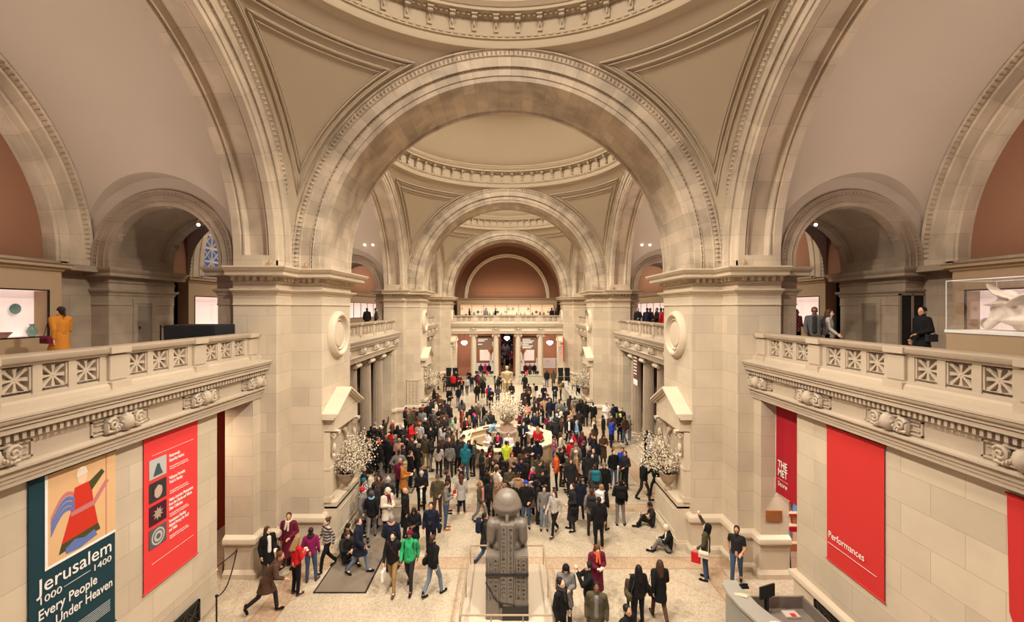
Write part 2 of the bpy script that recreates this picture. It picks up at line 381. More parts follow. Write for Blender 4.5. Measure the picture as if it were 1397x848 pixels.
# side arches, gallery vaults, outer arches, per bay and side
for k in range(3):
    yc = C1+k*PITCH
    for s in (1, -1):
        c = (0, yc, CZ); mb = MB()
        f = [(RE+.02, XN+.12), (RE+.02, XN-.10), (RE-.04, XN-.13), (RE-.06, XN-.06), (RE-.22, XN-.04), (RE-.24, XN-.07), (RE-.27, XN-.02), (6.69, XN-.02), (6.69, XN-.05), (6.68, XN-.05), (6.68, XN+.03), (6.62, XN+.03), (6.62, XN-.02), (6.60, XN+.01), (6.40, XN+.01), (6.38, XN+.05), (RI, XN+.05)]
        mb.arch('X', f+[(RI, 7.56)], stilt=.225, n=72)
        mb.arch('X', [(RI, 8.46), (RI, XO)], stilt=.225, n=72)
        mb.arch('X', [(RI, XO), (6.40, XO)], stilt=.225, n=72)
        rec = [(RI, 7.56), (RI+.09, 7.561), (RI+.09, 7.61), (RI+.06, 7.615), (RI+.06, 7.66), (RI+.16, 7.70), (RI+.24, 7.72), (RI+.24, 8.29), (RI+.16, 8.31), (RI+.06, 8.35), (RI+.06, 8.40), (RI+.09, 8.405), (RI+.09, 8.459), (RI, 8.46)]
        mb.arch('X', rec, 1.5, 178.5, n=72)
        for a in (1.5, 178.5):      # close the recessed panel and the plain foot under it
            g = radians(a); mb.add([(t, r*cos(g), r*sin(g)) for r, t in rec], [tuple(range(len(rec)))])
        mb.arch('X', [(RI, 7.56), (RI, 8.46)], 0, 1.5, n=2); mb.arch('X', [(RI, 7.56), (RI, 8.46)], 178.5, 180, n=2)
        mb.add([(7.56, g*RI, z) for g in (1,) for z in (-.225, 0)]+[(8.46, RI, 0), (8.46, RI, -.225)], [(0, 1, 2, 3)])
        mb.add([(7.56, -RI, z) for z in (-.225, 0)]+[(8.46, -RI, 0), (8.46, -RI, -.225)], [(0, 1, 2, 3)])
        egg_band(mb, 'X', RE-.235, RE-.045, XN-.04, -.10, 150)
        egg_band(mb, 'X', 6.62, 6.68, XN+.03, -.07, 130)
        for g in (1, -1): mb.box(8.45, 8.69, min(g*6.24, g*6.42), max(g*6.24, g*6.42), -.22, 1.75)
        if s < 0: mb.mirror()
        struct(mb.build('wall_arch_'+SIDE[s], M_ARY, loc=c))
        # gallery barrel vault with a groin over each small arch
        R, R2, yw = 6.37, 2.66, 6.37; vb = MB(); rows = []; NX = 48
        xs = [XO+(XW-XO)*i/NX for i in range(NX+1)]
        zg = [sqrt(max(R2*R2-(x-SG)**2, 0)) for x in xs]
        for x, z in zip(xs, zg):
            a0 = math.asin(z/R); rows.append([(x, R*cos(a), R*sin(a)) for a in [a0+(pi-2*a0)*j/60 for j in range(61)]])
        vb.grid(rows)
        for g in (1, -1):
            vb.grid([[(x, g*yw, z), (x, g*sqrt(R*R-z*z), z)] for x, z in zip(xs, zg)])
            vb.grid([[(x, g*yw, sqrt(max(2.2**2-(x-SG)**2, 0))-(0 if abs(x-SG) < 2.2 else .22)), (x, g*yw, z)] for x, z in zip(xs, zg)])
        if s < 0: vb.mirror()
        struct(vb.build('ceiling_vault_'+SIDE[s], M_VAULT, loc=c))
        # outer arch round the big lunette
        ob = MB(); X = XW
        f = [(6.38, X+.05), (6.38, X-.10), (6.34, X-.13), (6.30, X-.06), (6.14, X-.04), (6.10, X-.08), (6.07, X-.02), (5.72, X-.02), (5.70, X-.05), (5.66, X-.05), (5.64, X), (5.42, X), (5.42, X+.04), (5.32, X+.04), (5.30, X+.42)]
        ob.arch('X', f, stilt=.225, n=72)
        for g in (1, -1): ob.box(X+.06, X+.3, min(g*6.0, g*6.6), max(g*6.0, g*6.6), -.22, 1.9)
        egg_band(ob, 'X', 6.12, 6.33, X-.04, -.10, 130)
        if s < 0: ob.mirror()
        struct(ob.build('wall_arch_'+SIDE[s], M_ARY, loc=c))
        if not (k == 1 and s == -1):
            lw = MB(); lw.arch('X', [(.01, X+.40), (5.4, X+.40)], n=48, stilt=.3)
            if s < 0: lw.mirror()
            struct(lw.build('wall_lunette_'+SIDE[s], M_RUST, loc=c))
# small arches and passages between the galleries
for k in range(3):
    pa, pb = C1+6.37+k*PITCH, 16.75+k*PITCH; pc = C1+PITCH*(k+1)-6.37
    for s in (1, -1):
        mb = MB(); L = pb-pa
        for g, y in ((1, 0.),):
            f = [(2.28, .05), (2.28, -.06), (2.25, -.09), (2.20, -.05), (2.12, -.03), (2.11, -.05), (2.09, -.01), (1.92, -.01), (1.91, -.03), (1.89, 0), (1.76, 0), (1.75, .02)]
            mb.arch('Y', f+[(1.75, .35)], stilt=.225, n=40)
            mb.arch('Y', [(1.75, .35), (1.78, .36), (1.82, .42), (1.85, .44), (1.85, L-.44), (1.82, L-.42), (1.78, L-.36), (1.75, L-.35), (1.75, L)], 6, 174, n=40)
            ft = MB(); ft.arch('Y', [(1.75, .34), (1.75, L)], 0, 6, n=2, stilt=.3); ft.arch('Y', [(1.75, .34), (1.75, L)], 174, 180, n=2, stilt=.3)
            mb.arch('Y', [(1.75, L), (2.9, L)], stilt=.225, n=40)
            rc = [(1.74, .34), (1.86, .34), (1.86, L-.34), (1.74, L-.34)]
            for a in (6, 174): ft.add([(r_*cos(radians(a)), t_, r_*sin(radians(a))) for r_, t_ in rc], [(0, 1, 2, 3)])
            egg_band(mb, 'Y', 2.12, 2.22, -.04, -.04, 56)
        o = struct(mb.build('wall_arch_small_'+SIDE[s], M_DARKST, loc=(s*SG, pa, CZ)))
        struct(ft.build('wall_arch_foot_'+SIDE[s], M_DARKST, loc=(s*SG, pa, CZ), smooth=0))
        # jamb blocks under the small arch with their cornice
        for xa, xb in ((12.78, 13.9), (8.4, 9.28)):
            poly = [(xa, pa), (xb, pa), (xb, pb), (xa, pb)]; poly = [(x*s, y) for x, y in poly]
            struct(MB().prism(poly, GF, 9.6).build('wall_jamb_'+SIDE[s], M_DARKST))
        path = [(XW-.45, pa-.02), (12.78, pa), (12.78, pb), (13.6, pb)] if True else None
        path = [(XW, pa), (12.78, pa), (12.78, pb), (13.6, pb)]
        if s == 1: path = path
        path = [(x*s, y) for x, y in path]
        if s == -1: path = list(reversed(path))
        # the opening lies on the smaller-x side
        path2 = list(reversed(path)); P_S = [(o_*.6, z) for o_, z in CORN]
        cm = MB(); cm.wrap(path2 if s == 1 else path2, P_S)
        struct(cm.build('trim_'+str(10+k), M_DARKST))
        path = [(8.4, pb), (9.28, pb), (9.28, pa), (8.75, pa)]; path = [(x*s, y) for x, y in path]
        if s == 1: path = list(reversed(path))
        if s == 1: path = list(reversed(path))
        cm = MB(); cm.wrap(path if s == -1 else list(reversed(path)), P_S)
        struct(cm.build('trim_'+str(20+k), M_DARKST))
        # short room between the passage and the next vault: back wall and flat ceiling
        al = MB(); al.box(XW, XW+.3, pb, pc, GF, 13); al.box(8.4, XW+.3, pb+.01, pc, 12.7, 12.9); al.box(8.4, 8.7, pb, pc, 9.5, 12.9)
        if s < 0: al.mirror()
        struct(al.build('wall_alcove_'+SIDE[s], M_RUST))
        # door in the outer jamb
        y0 = pa+1.05
        for (m_, dd) in ((0, 0),):
            dm = MB(); x = 12.78
            dm.box(x-.05, x+.02, y0-.16, y0, GF, 8.45); dm.box(x-.05, x+.02, y0+.62, y0+.78, GF, 8.45); dm.box(x-.05, x+.02, y0-.17, y0+.79, 8.45, 8.37+.24)
            if s < 0: dm.mirror()
            d_ = struct(dm.build('door_'+str(k*2+(s > 0)+1), M_DARKST))
            dm = MB().box(x-.015, x+.01, y0, y0+.62, GF, 8.45)
            if s < 0: dm.mirror()
            pn = dm.build('door_panel', mat('grey_brown_door', (.22, .17, .125, 1), .6), d_)
            if s < 0: MB().ell((-(x-.05), y0+.08, 7.62), (.03, .03, .04)).build('door_handle', M_BLACKM, d_)
# gallery floors, outer walls, cornice and lit cases
for k in range(3):
    yc = C1+k*PITCH; ya, yb = yc-6.37, yc+6.37
    for s in (1, -1):
        g = MB().box(7.9, 14.2, yc-PITCH/2-.02, yc+PITCH/2, GF-.35, GF)
        if s < 0: g.mirror()
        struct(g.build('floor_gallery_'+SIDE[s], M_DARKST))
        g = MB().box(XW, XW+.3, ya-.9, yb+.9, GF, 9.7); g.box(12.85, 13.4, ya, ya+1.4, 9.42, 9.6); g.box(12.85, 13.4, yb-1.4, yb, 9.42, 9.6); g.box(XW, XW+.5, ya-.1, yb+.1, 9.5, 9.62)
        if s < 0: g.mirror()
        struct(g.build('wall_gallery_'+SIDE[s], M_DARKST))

# domes
ring = [(7.35, 16.95), (7.24, 17.02), (7.10, 17.04), (7.08, 17.10), (7.08, 17.30), (7.02, 17.32), (7.02, 17.36), (7.05, 17.37), (7.03, 17.44), (7.08, 17.46), (7.14, 17.47), (7.14, 18.02), (7.05, 18.04),
        (6.98, 18.10), (6.80, 18.12), (6.80, 18.22), (6.76, 18.23), (6.70, 18.30), (6.66, 18.34), (6.66, 18.38), (6.90, 18.42), (6.90, 18.46), (6.84, 18.48), (6.84, 18.56), (6.93, 18.60), (6.85, 18.66)]
RD = 8.6; dz = 18.66-sqrt(RD*RD-6.85**2); aa0 = math.asin(6.85/RD)
dome = [(RD*sin(aa0*(1-i/20)), dz+RD*cos(aa0*(1-i/20))) for i in range(1, 20)]+[(2.6, None)]
dome = [p for p in dome if p[1] is not None and p[0] > 2.6]
SQ = 7.25; RP = SQ*sqrt(2)
brk = MB()      # one carved bracket, its back at x = 0, facing -x
brk.grid([[(x, y, z) for x, z in ((0, 0), (-.06, .0), (-.09, .03), (-.07, .1), (-.08, .3), (-.13, .42), (-.22, .50), (-.30, .52), (-.30, .58), (0, .58))] for y in (-.07, -.05, .05, .07)])
brk.box(-.32, 0, -.10, .10, .53, .575); brk.box(-.085, 0, -.09, .09, -.015, .03); brk.tube([(-.10, -.075, .10), (-.10, .075, .10)], .04, 8); brk.tube([(-.22, -.085, .47), (-.22, .085, .47)], .05, 8)
brk.ell((-.12, 0, .33), (.04, .035, .12))
BRK = brk.mesh('bracket', M_PLAST)
for k in range(3):
    yc = C1+k*PITCH; c = (0, yc)
    d = struct(MB().rev(ring+dome, c, 128).build('ceiling_dome', M_PLAST))
    rg = MB()
    for i in range(180):
        a = 2*pi*i/180; rg.cbox((6.87*cos(a), yc+6.87*sin(a), 18.52), (.07, .13, .07), a)
        if i % 1 == 0: rg.ell((7.01*cos(a), yc+7.01*sin(a), 17.40), (.035, .09, .035), 6, 4, Matrix.Rotation(a, 3, 'Z'))
    for i in range(240):
        a = 2*pi*i/240; rg.cbox((7.0*cos(a), yc+7.0*sin(a), 18.06), (.10, .09, .07), a)
    rg.build('dentil_band', M_PLAST, d)
    for i in range(60):
        a = 2*pi*(i+.5)/60
        if k == 0 and sin(a) < -.2: continue
        inst('bracket', BRK, d, (7.13*cos(a), yc+7.13*sin(a), 17.46), a)
    # round skylight at the crown
    sk = MB().rev([(2.75, 0), (2.6, -.1), (2.5, 0), (2.5, .7), (0.01, .7)], c, 64, zc=dz+sqrt(RD*RD-2.6**2))
    struct(sk.build('ceiling_oculus', M_PLAST))
    # pendentives: quarter by quarter on the sphere, between the arches and the ring
    pb = MB()
    def sph(x, y):
        return (x, yc+y, CZ+sqrt(max(RP*RP-x*x-y*y, 0)))
    for qx in (1, -1):
        for qy in (1, -1):
            rows = []
            for i in range(33):
                a = pi/2*i/32; ca, sa = cos(a), sin(a)
                ro = min(SQ/ca if ca > 1e-6 else 1e9, SQ/sa if sa > 1e-6 else 1e9); ri = 7.2
                rows.append([sph(qx*(ri+(ro-ri)*j/20)*ca, qy*(ri+(ro-ri)*j/20)*sa) for j in range(21)])
            pb.grid(rows)
    pend = struct(pb.build('ceiling_pendentive', M_PLAST, smooth=60))
    # raised frames on the pendentives
    fb = MB()
    for qx in (1, -1):
        for qy in (1, -1):
            if k == 0 and qy < 0: continue
            for off, rr_ in ((.30, .045), (.37, .03), (.52, .04), (.60, .022)):
                ro_ = 7.26+off*1.15+.12
                # walk: along ring arc, then down beside one arch, up beside the other
                lim = SQ-off*.62
                ang0 = math.acos(min(1, lim/ro_)); pts = []
                for i in range(25):
                    a = ang0+(pi/2-2*ang0)*i/24; pts.append((ro_*cos(a), ro_*sin(a)))
                xe, ye = pts[-1]
                for i in range(1, 25): pts.append((xe+(lim-xe)*i/24, lim))
                x0_, y0_ = pts[0]
                for i in range(1, 24): pts.append((lim, lim+(y0_-lim)*i/24))
                P3 = []
                for x, y in pts:
                    p = Vector((qx*x, qy*y, sqrt(max(RP*RP-x*x-y*y, .0)))); P3.append((p.x*.996, yc+p.y*.996, CZ+p.z*.996))
                fb.tube(P3, rr_, 5, closed=True)
    fb.build('molding_frame', M_PLAST, pend)
# ------------------------------------------------------------------ galleries: entablature, balustrades, walls below
XF = 7.95
ENT = [(8.6, 5.47), (7.80, 5.47), (7.80, 5.545), (7.77, 5.55), (7.77, 5.62), (7.74, 5.625), (7.74, 5.70), (7.71, 5.705), (7.71, 5.725), (7.66, 5.75), (7.66, 5.79), (7.80, 5.82), (7.80, 6.17), (7.76, 6.19), (7.74, 6.21), (7.76, 6.33), (7.62, 6.34), (7.60, 6.36), (7.55, 6.365), (7.55, 6.44), (7.57, 6.445), (7.57, 6.455), (7.52, 6.46), (7.52, 6.49), (7.54, 6.495), (7.54, 6.505), (7.49, 6.53), (7.47, 6.57), (7.47, 6.585), (7.48, 6.59), (7.45, 6.60), (7.45, 6.64), (7.50, 6.655), (7.72, 6.68), (8.6, 6.69)]
def rosette():
    """foliate cartouche for the frieze: shell boss between scrolls; in the XZ plane, standing proud along -y, .9 wide"""
    m = MB(); m.ell((0, -.05, .01), (.14, .13, .17), 10, 8)
    for i in range(7):
        a = radians(-70+i*23.3); m.cap_tube((.02*sin(a), -.12, -.05), (.13*sin(a), -.10, -.05+.20*cos(a)), .012, .022, 6)
    for g in (1, -1):
        pts = [(g*(.30+.11*(1-t/14)*cos(t*.75+.4)), -.07-.002*t, .02+.11*(1-t/14)*sin(t*.75+.4)) for t in range(14)]
        m.tube(pts, [.040-.0012*i for i in range(14)], 6)
        m.cap_tube((g*.10, -.05, -.12), (g*.38, -.07, -.10), .025, .035, 6); m.cap_tube((g*.12, -.06, .13), (g*.27, -.06, .14), .02, .035, 6)
        m.ell((g*.40, -.05, -.02), (.035, .05, .13), 6, 5)
        for j in range(3): m.ell((g*(.15+.05*j), -.08, -.04-.03*j), (.03, .04, .045), 6, 4)
    return m
CART = rosette().mesh('cartouche', M_GAL)
def star():
    """pierced square panel with an eight-spoked star, .44 square, thickness along y"""
    m = MB(); h = .20; t = .05
    for a0 in range(8):
        a = pi/4*a0; L = h*(1.0 if a0 % 2 == 0 else 1.38); q = .052
        ca, sa = cos(a), sin(a); v = []
        for y in (-t, t):
            for r, w in ((0.0, .014), (L*.55, .020), (L, .036)): v += [(ca*r-sa*w, y, sa*r+ca*w), (ca*r+sa*w, y, sa*r-ca*w)]
        m.add(v, [(0,1,3,2), (2,3,5,4), (6,8,9,7), (8,10,11,9), (0,2,8,6), (2,4,10,8), (1,7,9,3), (3,9,11,5)])
    m.ell((0, 0, 0), (.04, .062, .04), 8, 6)
    for x0, x1, z0, z1 in ((-.235, -.195, -.235, .235), (.195, .235, -.235, .235), (-.195, .195, -.235, -.195), (-.195, .195, .195, .235)): m.box(x0, x1, -.075, .075, z0, z1)
    return m
STAR = star().mesh('pierced_panel', M_GAL)
def balustrade(name, L, ngroups, spacing, gap, ends=True):
    """length L along local x, hall side is -y, z from the gallery edge"""
    r = empty(name)
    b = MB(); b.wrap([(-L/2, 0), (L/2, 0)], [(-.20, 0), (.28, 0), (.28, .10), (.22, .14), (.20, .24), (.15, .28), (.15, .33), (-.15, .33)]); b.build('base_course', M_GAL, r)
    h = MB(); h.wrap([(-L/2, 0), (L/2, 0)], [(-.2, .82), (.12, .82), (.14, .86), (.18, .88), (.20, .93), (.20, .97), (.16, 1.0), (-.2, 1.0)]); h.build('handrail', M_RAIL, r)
    f = MB(); gc = [(-(ngroups-1)/2+i)*spacing for i in range(ngroups)]; xs = []
    for g in gc:
        for j in (-1, 0, 1): xs.append(g+j*gap)
    edges = [-L/2]+[e for x in xs for e in (x-.225, x+.225)]+[L/2]
    for i in range(0, len(edges), 2): f.box(edges[i], edges[i+1], -.10, .12, .33, .82)
    for x in xs: f.box(x-.225, x+.225, -.075, .08, .33, .40); f.box(x-.225, x+.225, -.075, .08, .79, .82)
    f.build('pier_panel', M_GAL, r)
    for x in xs: inst('pierced_panel', STAR, r, (x, 0, .59))
    pc = [(gc[i]+gc[i+1])/2 for i in range(ngroups-1)]
    if ends: pc = [gc[0]-spacing/2]+pc+[gc[-1]+spacing/2]
    for x in pc:
        if abs(x) > L/2-.1: x = math.copysign(L/2-.22, x)
        p = MB(); p.box(x-.2, x+.2, -.17, .12, .33, .83); p.box(x-.23, x+.23, -.24, .12, 0.02, .30); p.box(x-.235, x+.235, -.235, .15, .86, .99); p.build('pedestal', M_GAL, r, bevel=.008)
    return r
BL = 2*(6.23)-.02
for k in range(3):
    yc = C1+k*PITCH
    for s in (1, -1):
        a = 'gift shop' if s == 1 else 'exhibition banner'
        w = {0: 'nearest gallery, carrying past the '+('glass vitrine' if s == 1 else 'orange-coated visitor'), 1: 'middle gallery above the fluted columns', 2: 'far gallery before the end balcony'}[k]
        side = 'right' if s == 1 else 'left'
        r = balustrade('balustrade', BL, 5, 2.33, .60)
        r.location = (s*8.0, yc, 6.60-.08); r.rotation_euler = (0, 0, -s*pi/2)
        tag(r, 'limestone balustrade with pierced star panels, %s side %s' % (side, ('nearest gallery', 'middle gallery', 'farthest gallery')[k]), 'balustrade', 'side gallery balustrades')
        e = MB(); L = BL/2
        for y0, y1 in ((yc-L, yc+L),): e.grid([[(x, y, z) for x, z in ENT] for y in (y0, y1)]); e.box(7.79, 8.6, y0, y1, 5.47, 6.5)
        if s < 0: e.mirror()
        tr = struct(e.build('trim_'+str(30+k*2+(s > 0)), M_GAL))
        d = MB(); n = int(2*L/.115)
        for i in range(n): y = yc-L+(i+.5)*2*L/n; d.box(7.62, 7.77, y-.030, y+.030, 6.225, 6.33)
        for j in range(-3, 3):     # sunk panels between the cartouches
            ym = yc+(j+.5)*2.33
            y0, y1 = ym+ -.66, ym+.66
            if k == 0 or True:
                for q0, q1, z0, z1 in ((y0, y1, 6.115, 6.145), (y0, y1, 5.865, 5.895), (y0, y0+.03, 5.865, 6.145), (y1-.03, y1, 5.865, 6.145), (y0+.07, y1-.07, 6.05, 6.07), (y0+.07, y1-.07, 5.935, 5.955)): d.box(7.755, 7.81, max(q0, yc-L), min(q1, yc+L), z0, z1)
        if s < 0: d.mirror()
        d.build('dentil_band', M_GAL, tr)
        for j in range(-2, 4):
            y = yc+j*2.33-1.165+.15*0+1.165*0
            if abs(y-yc) < L-.3: inst('cartouche', CART, tr, (s*7.80, y, 6.0), -s*pi/2, (1.0, 1.5, 1.12))
# walls, dado and corridor under the nearest galleries
for s in (1, -1):
    for k in (0,):
        w = MB().box(8.0, 8.75, 3.25, 12.05, 0, 5.5)
        if s < 0: w.mirror()
        struct(w.build('wall_'+SIDE[s], M_STONE))
        d = MB(); d.wrap([(8.0, 3.2), (8.0, 12.07), (8.8, 12.07)] if s == 1 else [(-8.8, 12.07), (-8.0, 12.07), (-8.0, 3.2)], [(-.02, 1.08), (.05, 1.06), (.13, 1.03), (.15, .98), (.15, .90), (.09, .84), (.05, .82), (.05, .26), (.10, .22), (.13, .16), (.13, 0)] if True else None)
        if s == 1:
            d = MB(); d.wrap([(8.8, 12.07), (8.0, 12.07), (8.0, 3.2)], [(-o_, z) for o_, z in [(-.02, 1.08), (.05, 1.06), (.13, 1.03), (.15, .98), (.15, .90), (.09, .84), (.05, .82), (.05, .26), (.10, .22), (.13, .16), (.13, 0)]])
            d = MB(); d.wrap(list(reversed([(8.8, 12.07), (8.0, 12.07), (8.0, 3.2)])), [(-o_, z) for o_, z in [(-.02, 1.08), (.05, 1.06), (.13, 1.03), (.15, .98), (.15, .90), (.09, .84), (.05, .82), (.05, .26), (.10, .22), (.13, .16), (.13, 0)]])
        else:
            d = MB(); d.wrap([(-8.8, 12.07), (-8.0, 12.07), (-8.0, 3.2)], [(o_, z) for o_, z in [(-.02, 1.08), (.05, 1.06), (.13, 1.03), (.15, .98), (.15, .90), (.09, .84), (.05, .82), (.05, .26), (.10, .22), (.13, .16), (.13, 0)]])
        if s == 1: d.v = [(8.0-(x-8.0) if False else x, y, z) for x, y, z in d.v]
        struct(d.build('baseboard_'+SIDE[s], M_LEDGE))
        for j, (y0, y1) in enumerate(((9.2, 11.2), (6.6, 8.7))):
            g = MB(); n = 5
            for y_0, y_1, z0, z1 in ((y0-.06, y1+.06, .74, .80), (y0-.06, y1+.06, .26, .32), (y0-.06, y0, .26, .8), (y1, y1+.06, .26, .8)): g.box(7.90, 7.96, y_0, y_1, z0, z1)
            g.box(7.938, 7.95, y0, y1, .3, .76)
            G = MB()
            for i in range(n):
                a, b = y0+(y1-y0)*i/n, y0+(y1-y0)*(i+1)/n
                for p, q in (((a, .32), (b, .74)), ((a, .74), (b, .32)), ((a, .32), (a, .74)), ((a, .53), (b, .53))): G.tube([(7.92, p[0], p[1]), (7.92, q[0], q[1])], .011, 5)
            if s < 0: g.mirror(); G.mirror()
            r = g.build('radiator_grille', M_BLACK); G.build('lattice', mat('dark_bronze', (.10, .075, .05, 1), .45, metal=.7), r)
            tag(r, 'dark lattice grille set in the stone base of the %s wall, %s' % (SIDE[s], ('toward the crossing pier', 'below the large banner')[j]), 'grille', 'radiator grilles')
        # corridor behind
        c = MB(); c.box(10.8, 11, -3, 24, 0, 6.2); c.box(8.7, 11, 17.9, 18.1, 0, 6.2)
        if s < 0: c.mirror()
        struct(c.build('wall_corridor_'+SIDE[s], mat('brick_red_wall', srgb(176, 72, 48), .85, noise=.05) if s < 0 else M_PINK))
    c = MB().box(10.8, 11, 20, 60, 0, 6.2); c.box(8.7, 11, 23.4+12.6, 36.2, 0, 6.2)
    if s < 0: c.mirror()
    struct(c.build('wall_corridor_'+SIDE[s], mat('dark_brown_stone', (.20, .14, .10, 1), .8, noise=.1)))

# fluted ionic columns
def column_mesh(r0=.335, h=5.47, flutes=24, square_base=.44):
    sh = MB(); rows = []
    for t in [0, .02, .25, .5, .75, .98, 1]:
        z = .36+(h-.36-.42)*t; rr = r0*(1-.14*t**1.6); row = []
        for i in range(20*5):
            a = 2*pi*i/100; q = (rr, rr*.96, rr*.86, rr*.86, rr*.96)[i % 5]
            if t in (0, 1): q = rr*1.02
            row.append((q*cos(a), q*sin(a), z))
        rows.append(row)
    sh.grid(rows, cv=True)
    ba = MB(); ba.box(-square_base, square_base, -square_base, square_base, 0, .12)
    ba.rev([(.43, .12), (.455, .15), (.455, .19), (.43, .22), (.37, .23), (.36, .26), (.37, .28), (.40, .29), (.41, .32), (.40, .35), (.345, .36)], n=32)
    ca = MB(); ca.rev([(.30, h-.44), (.32, h-.42), (.30, h-.40), (.30, h-.30), (.36, h-.24), (.37, h-.2)], n=32)
    ca.box(-.38, .38, -.36, .36, h-.20, h-.12); ca.box(-.41, .41, -.40, .40, h-.10, h)
    for gx in (1, -1):
        ca.tube([(gx*.36, -.38, h-.26), (gx*.36, .38, h-.26)], .115, 12); 
        for gy in (1, -1):
            pts = [(gx*(.36-.10*(1-t/12)*cos(t*.8)), gy*.385, h-.26+.10*(1-t/12)*sin(t*.8)) for t in range(12)]
            ca.tube(pts, .018, 5)
    return sh.mesh('shaft', mat('grey_tan_column_stone', (.43, .34, .25, 1), .7, noise=.12, nscale=1.2), 20), ba.mesh('base', M_LEDGE), ca.mesh('capital', M_LEDGE)
CM = column_mesh()
WH = ('beside the near pier', 'second from the near pier', 'third from the near pier', 'beside the far pier')
for k in (1, 2):
    for s in (1, -1):
        for j, dy in enumerate((-3.6, -1.2, 1.2, 3.6)):
            r = empty('fluted_column', (s*8.35, C1+k*PITCH+dy, 0))
            for n_, m_ in zip(('shaft', 'base', 'capital'), CM): inst(n_, m_, r)
            tag(r, 'fluted ionic stone column, %s, %s colonnade, %s bay' % (WH[j], SIDE[s], BAY[k]), 'column', 'fluted columns carrying the side galleries')
        for g in (1, -1):      # half pilasters closing the colonnade
            y = C1+k*PITCH+g*5.95; p = MB().box(8.0, 8.7, y-.3, y+.3, 0, 5.47); p.box(7.95, 8.75, y-.34, y+.34, 5.1, 5.2); p.box(7.93, 8.75, y-.35, y+.35, 5.3, 5.47); p.box(7.93, 8.75, y-.36, y+.36, 0, .3)
            if s < 0: p.mirror()
            struct(p.build('wall_pilaster_'+SIDE[s], M_STONE))

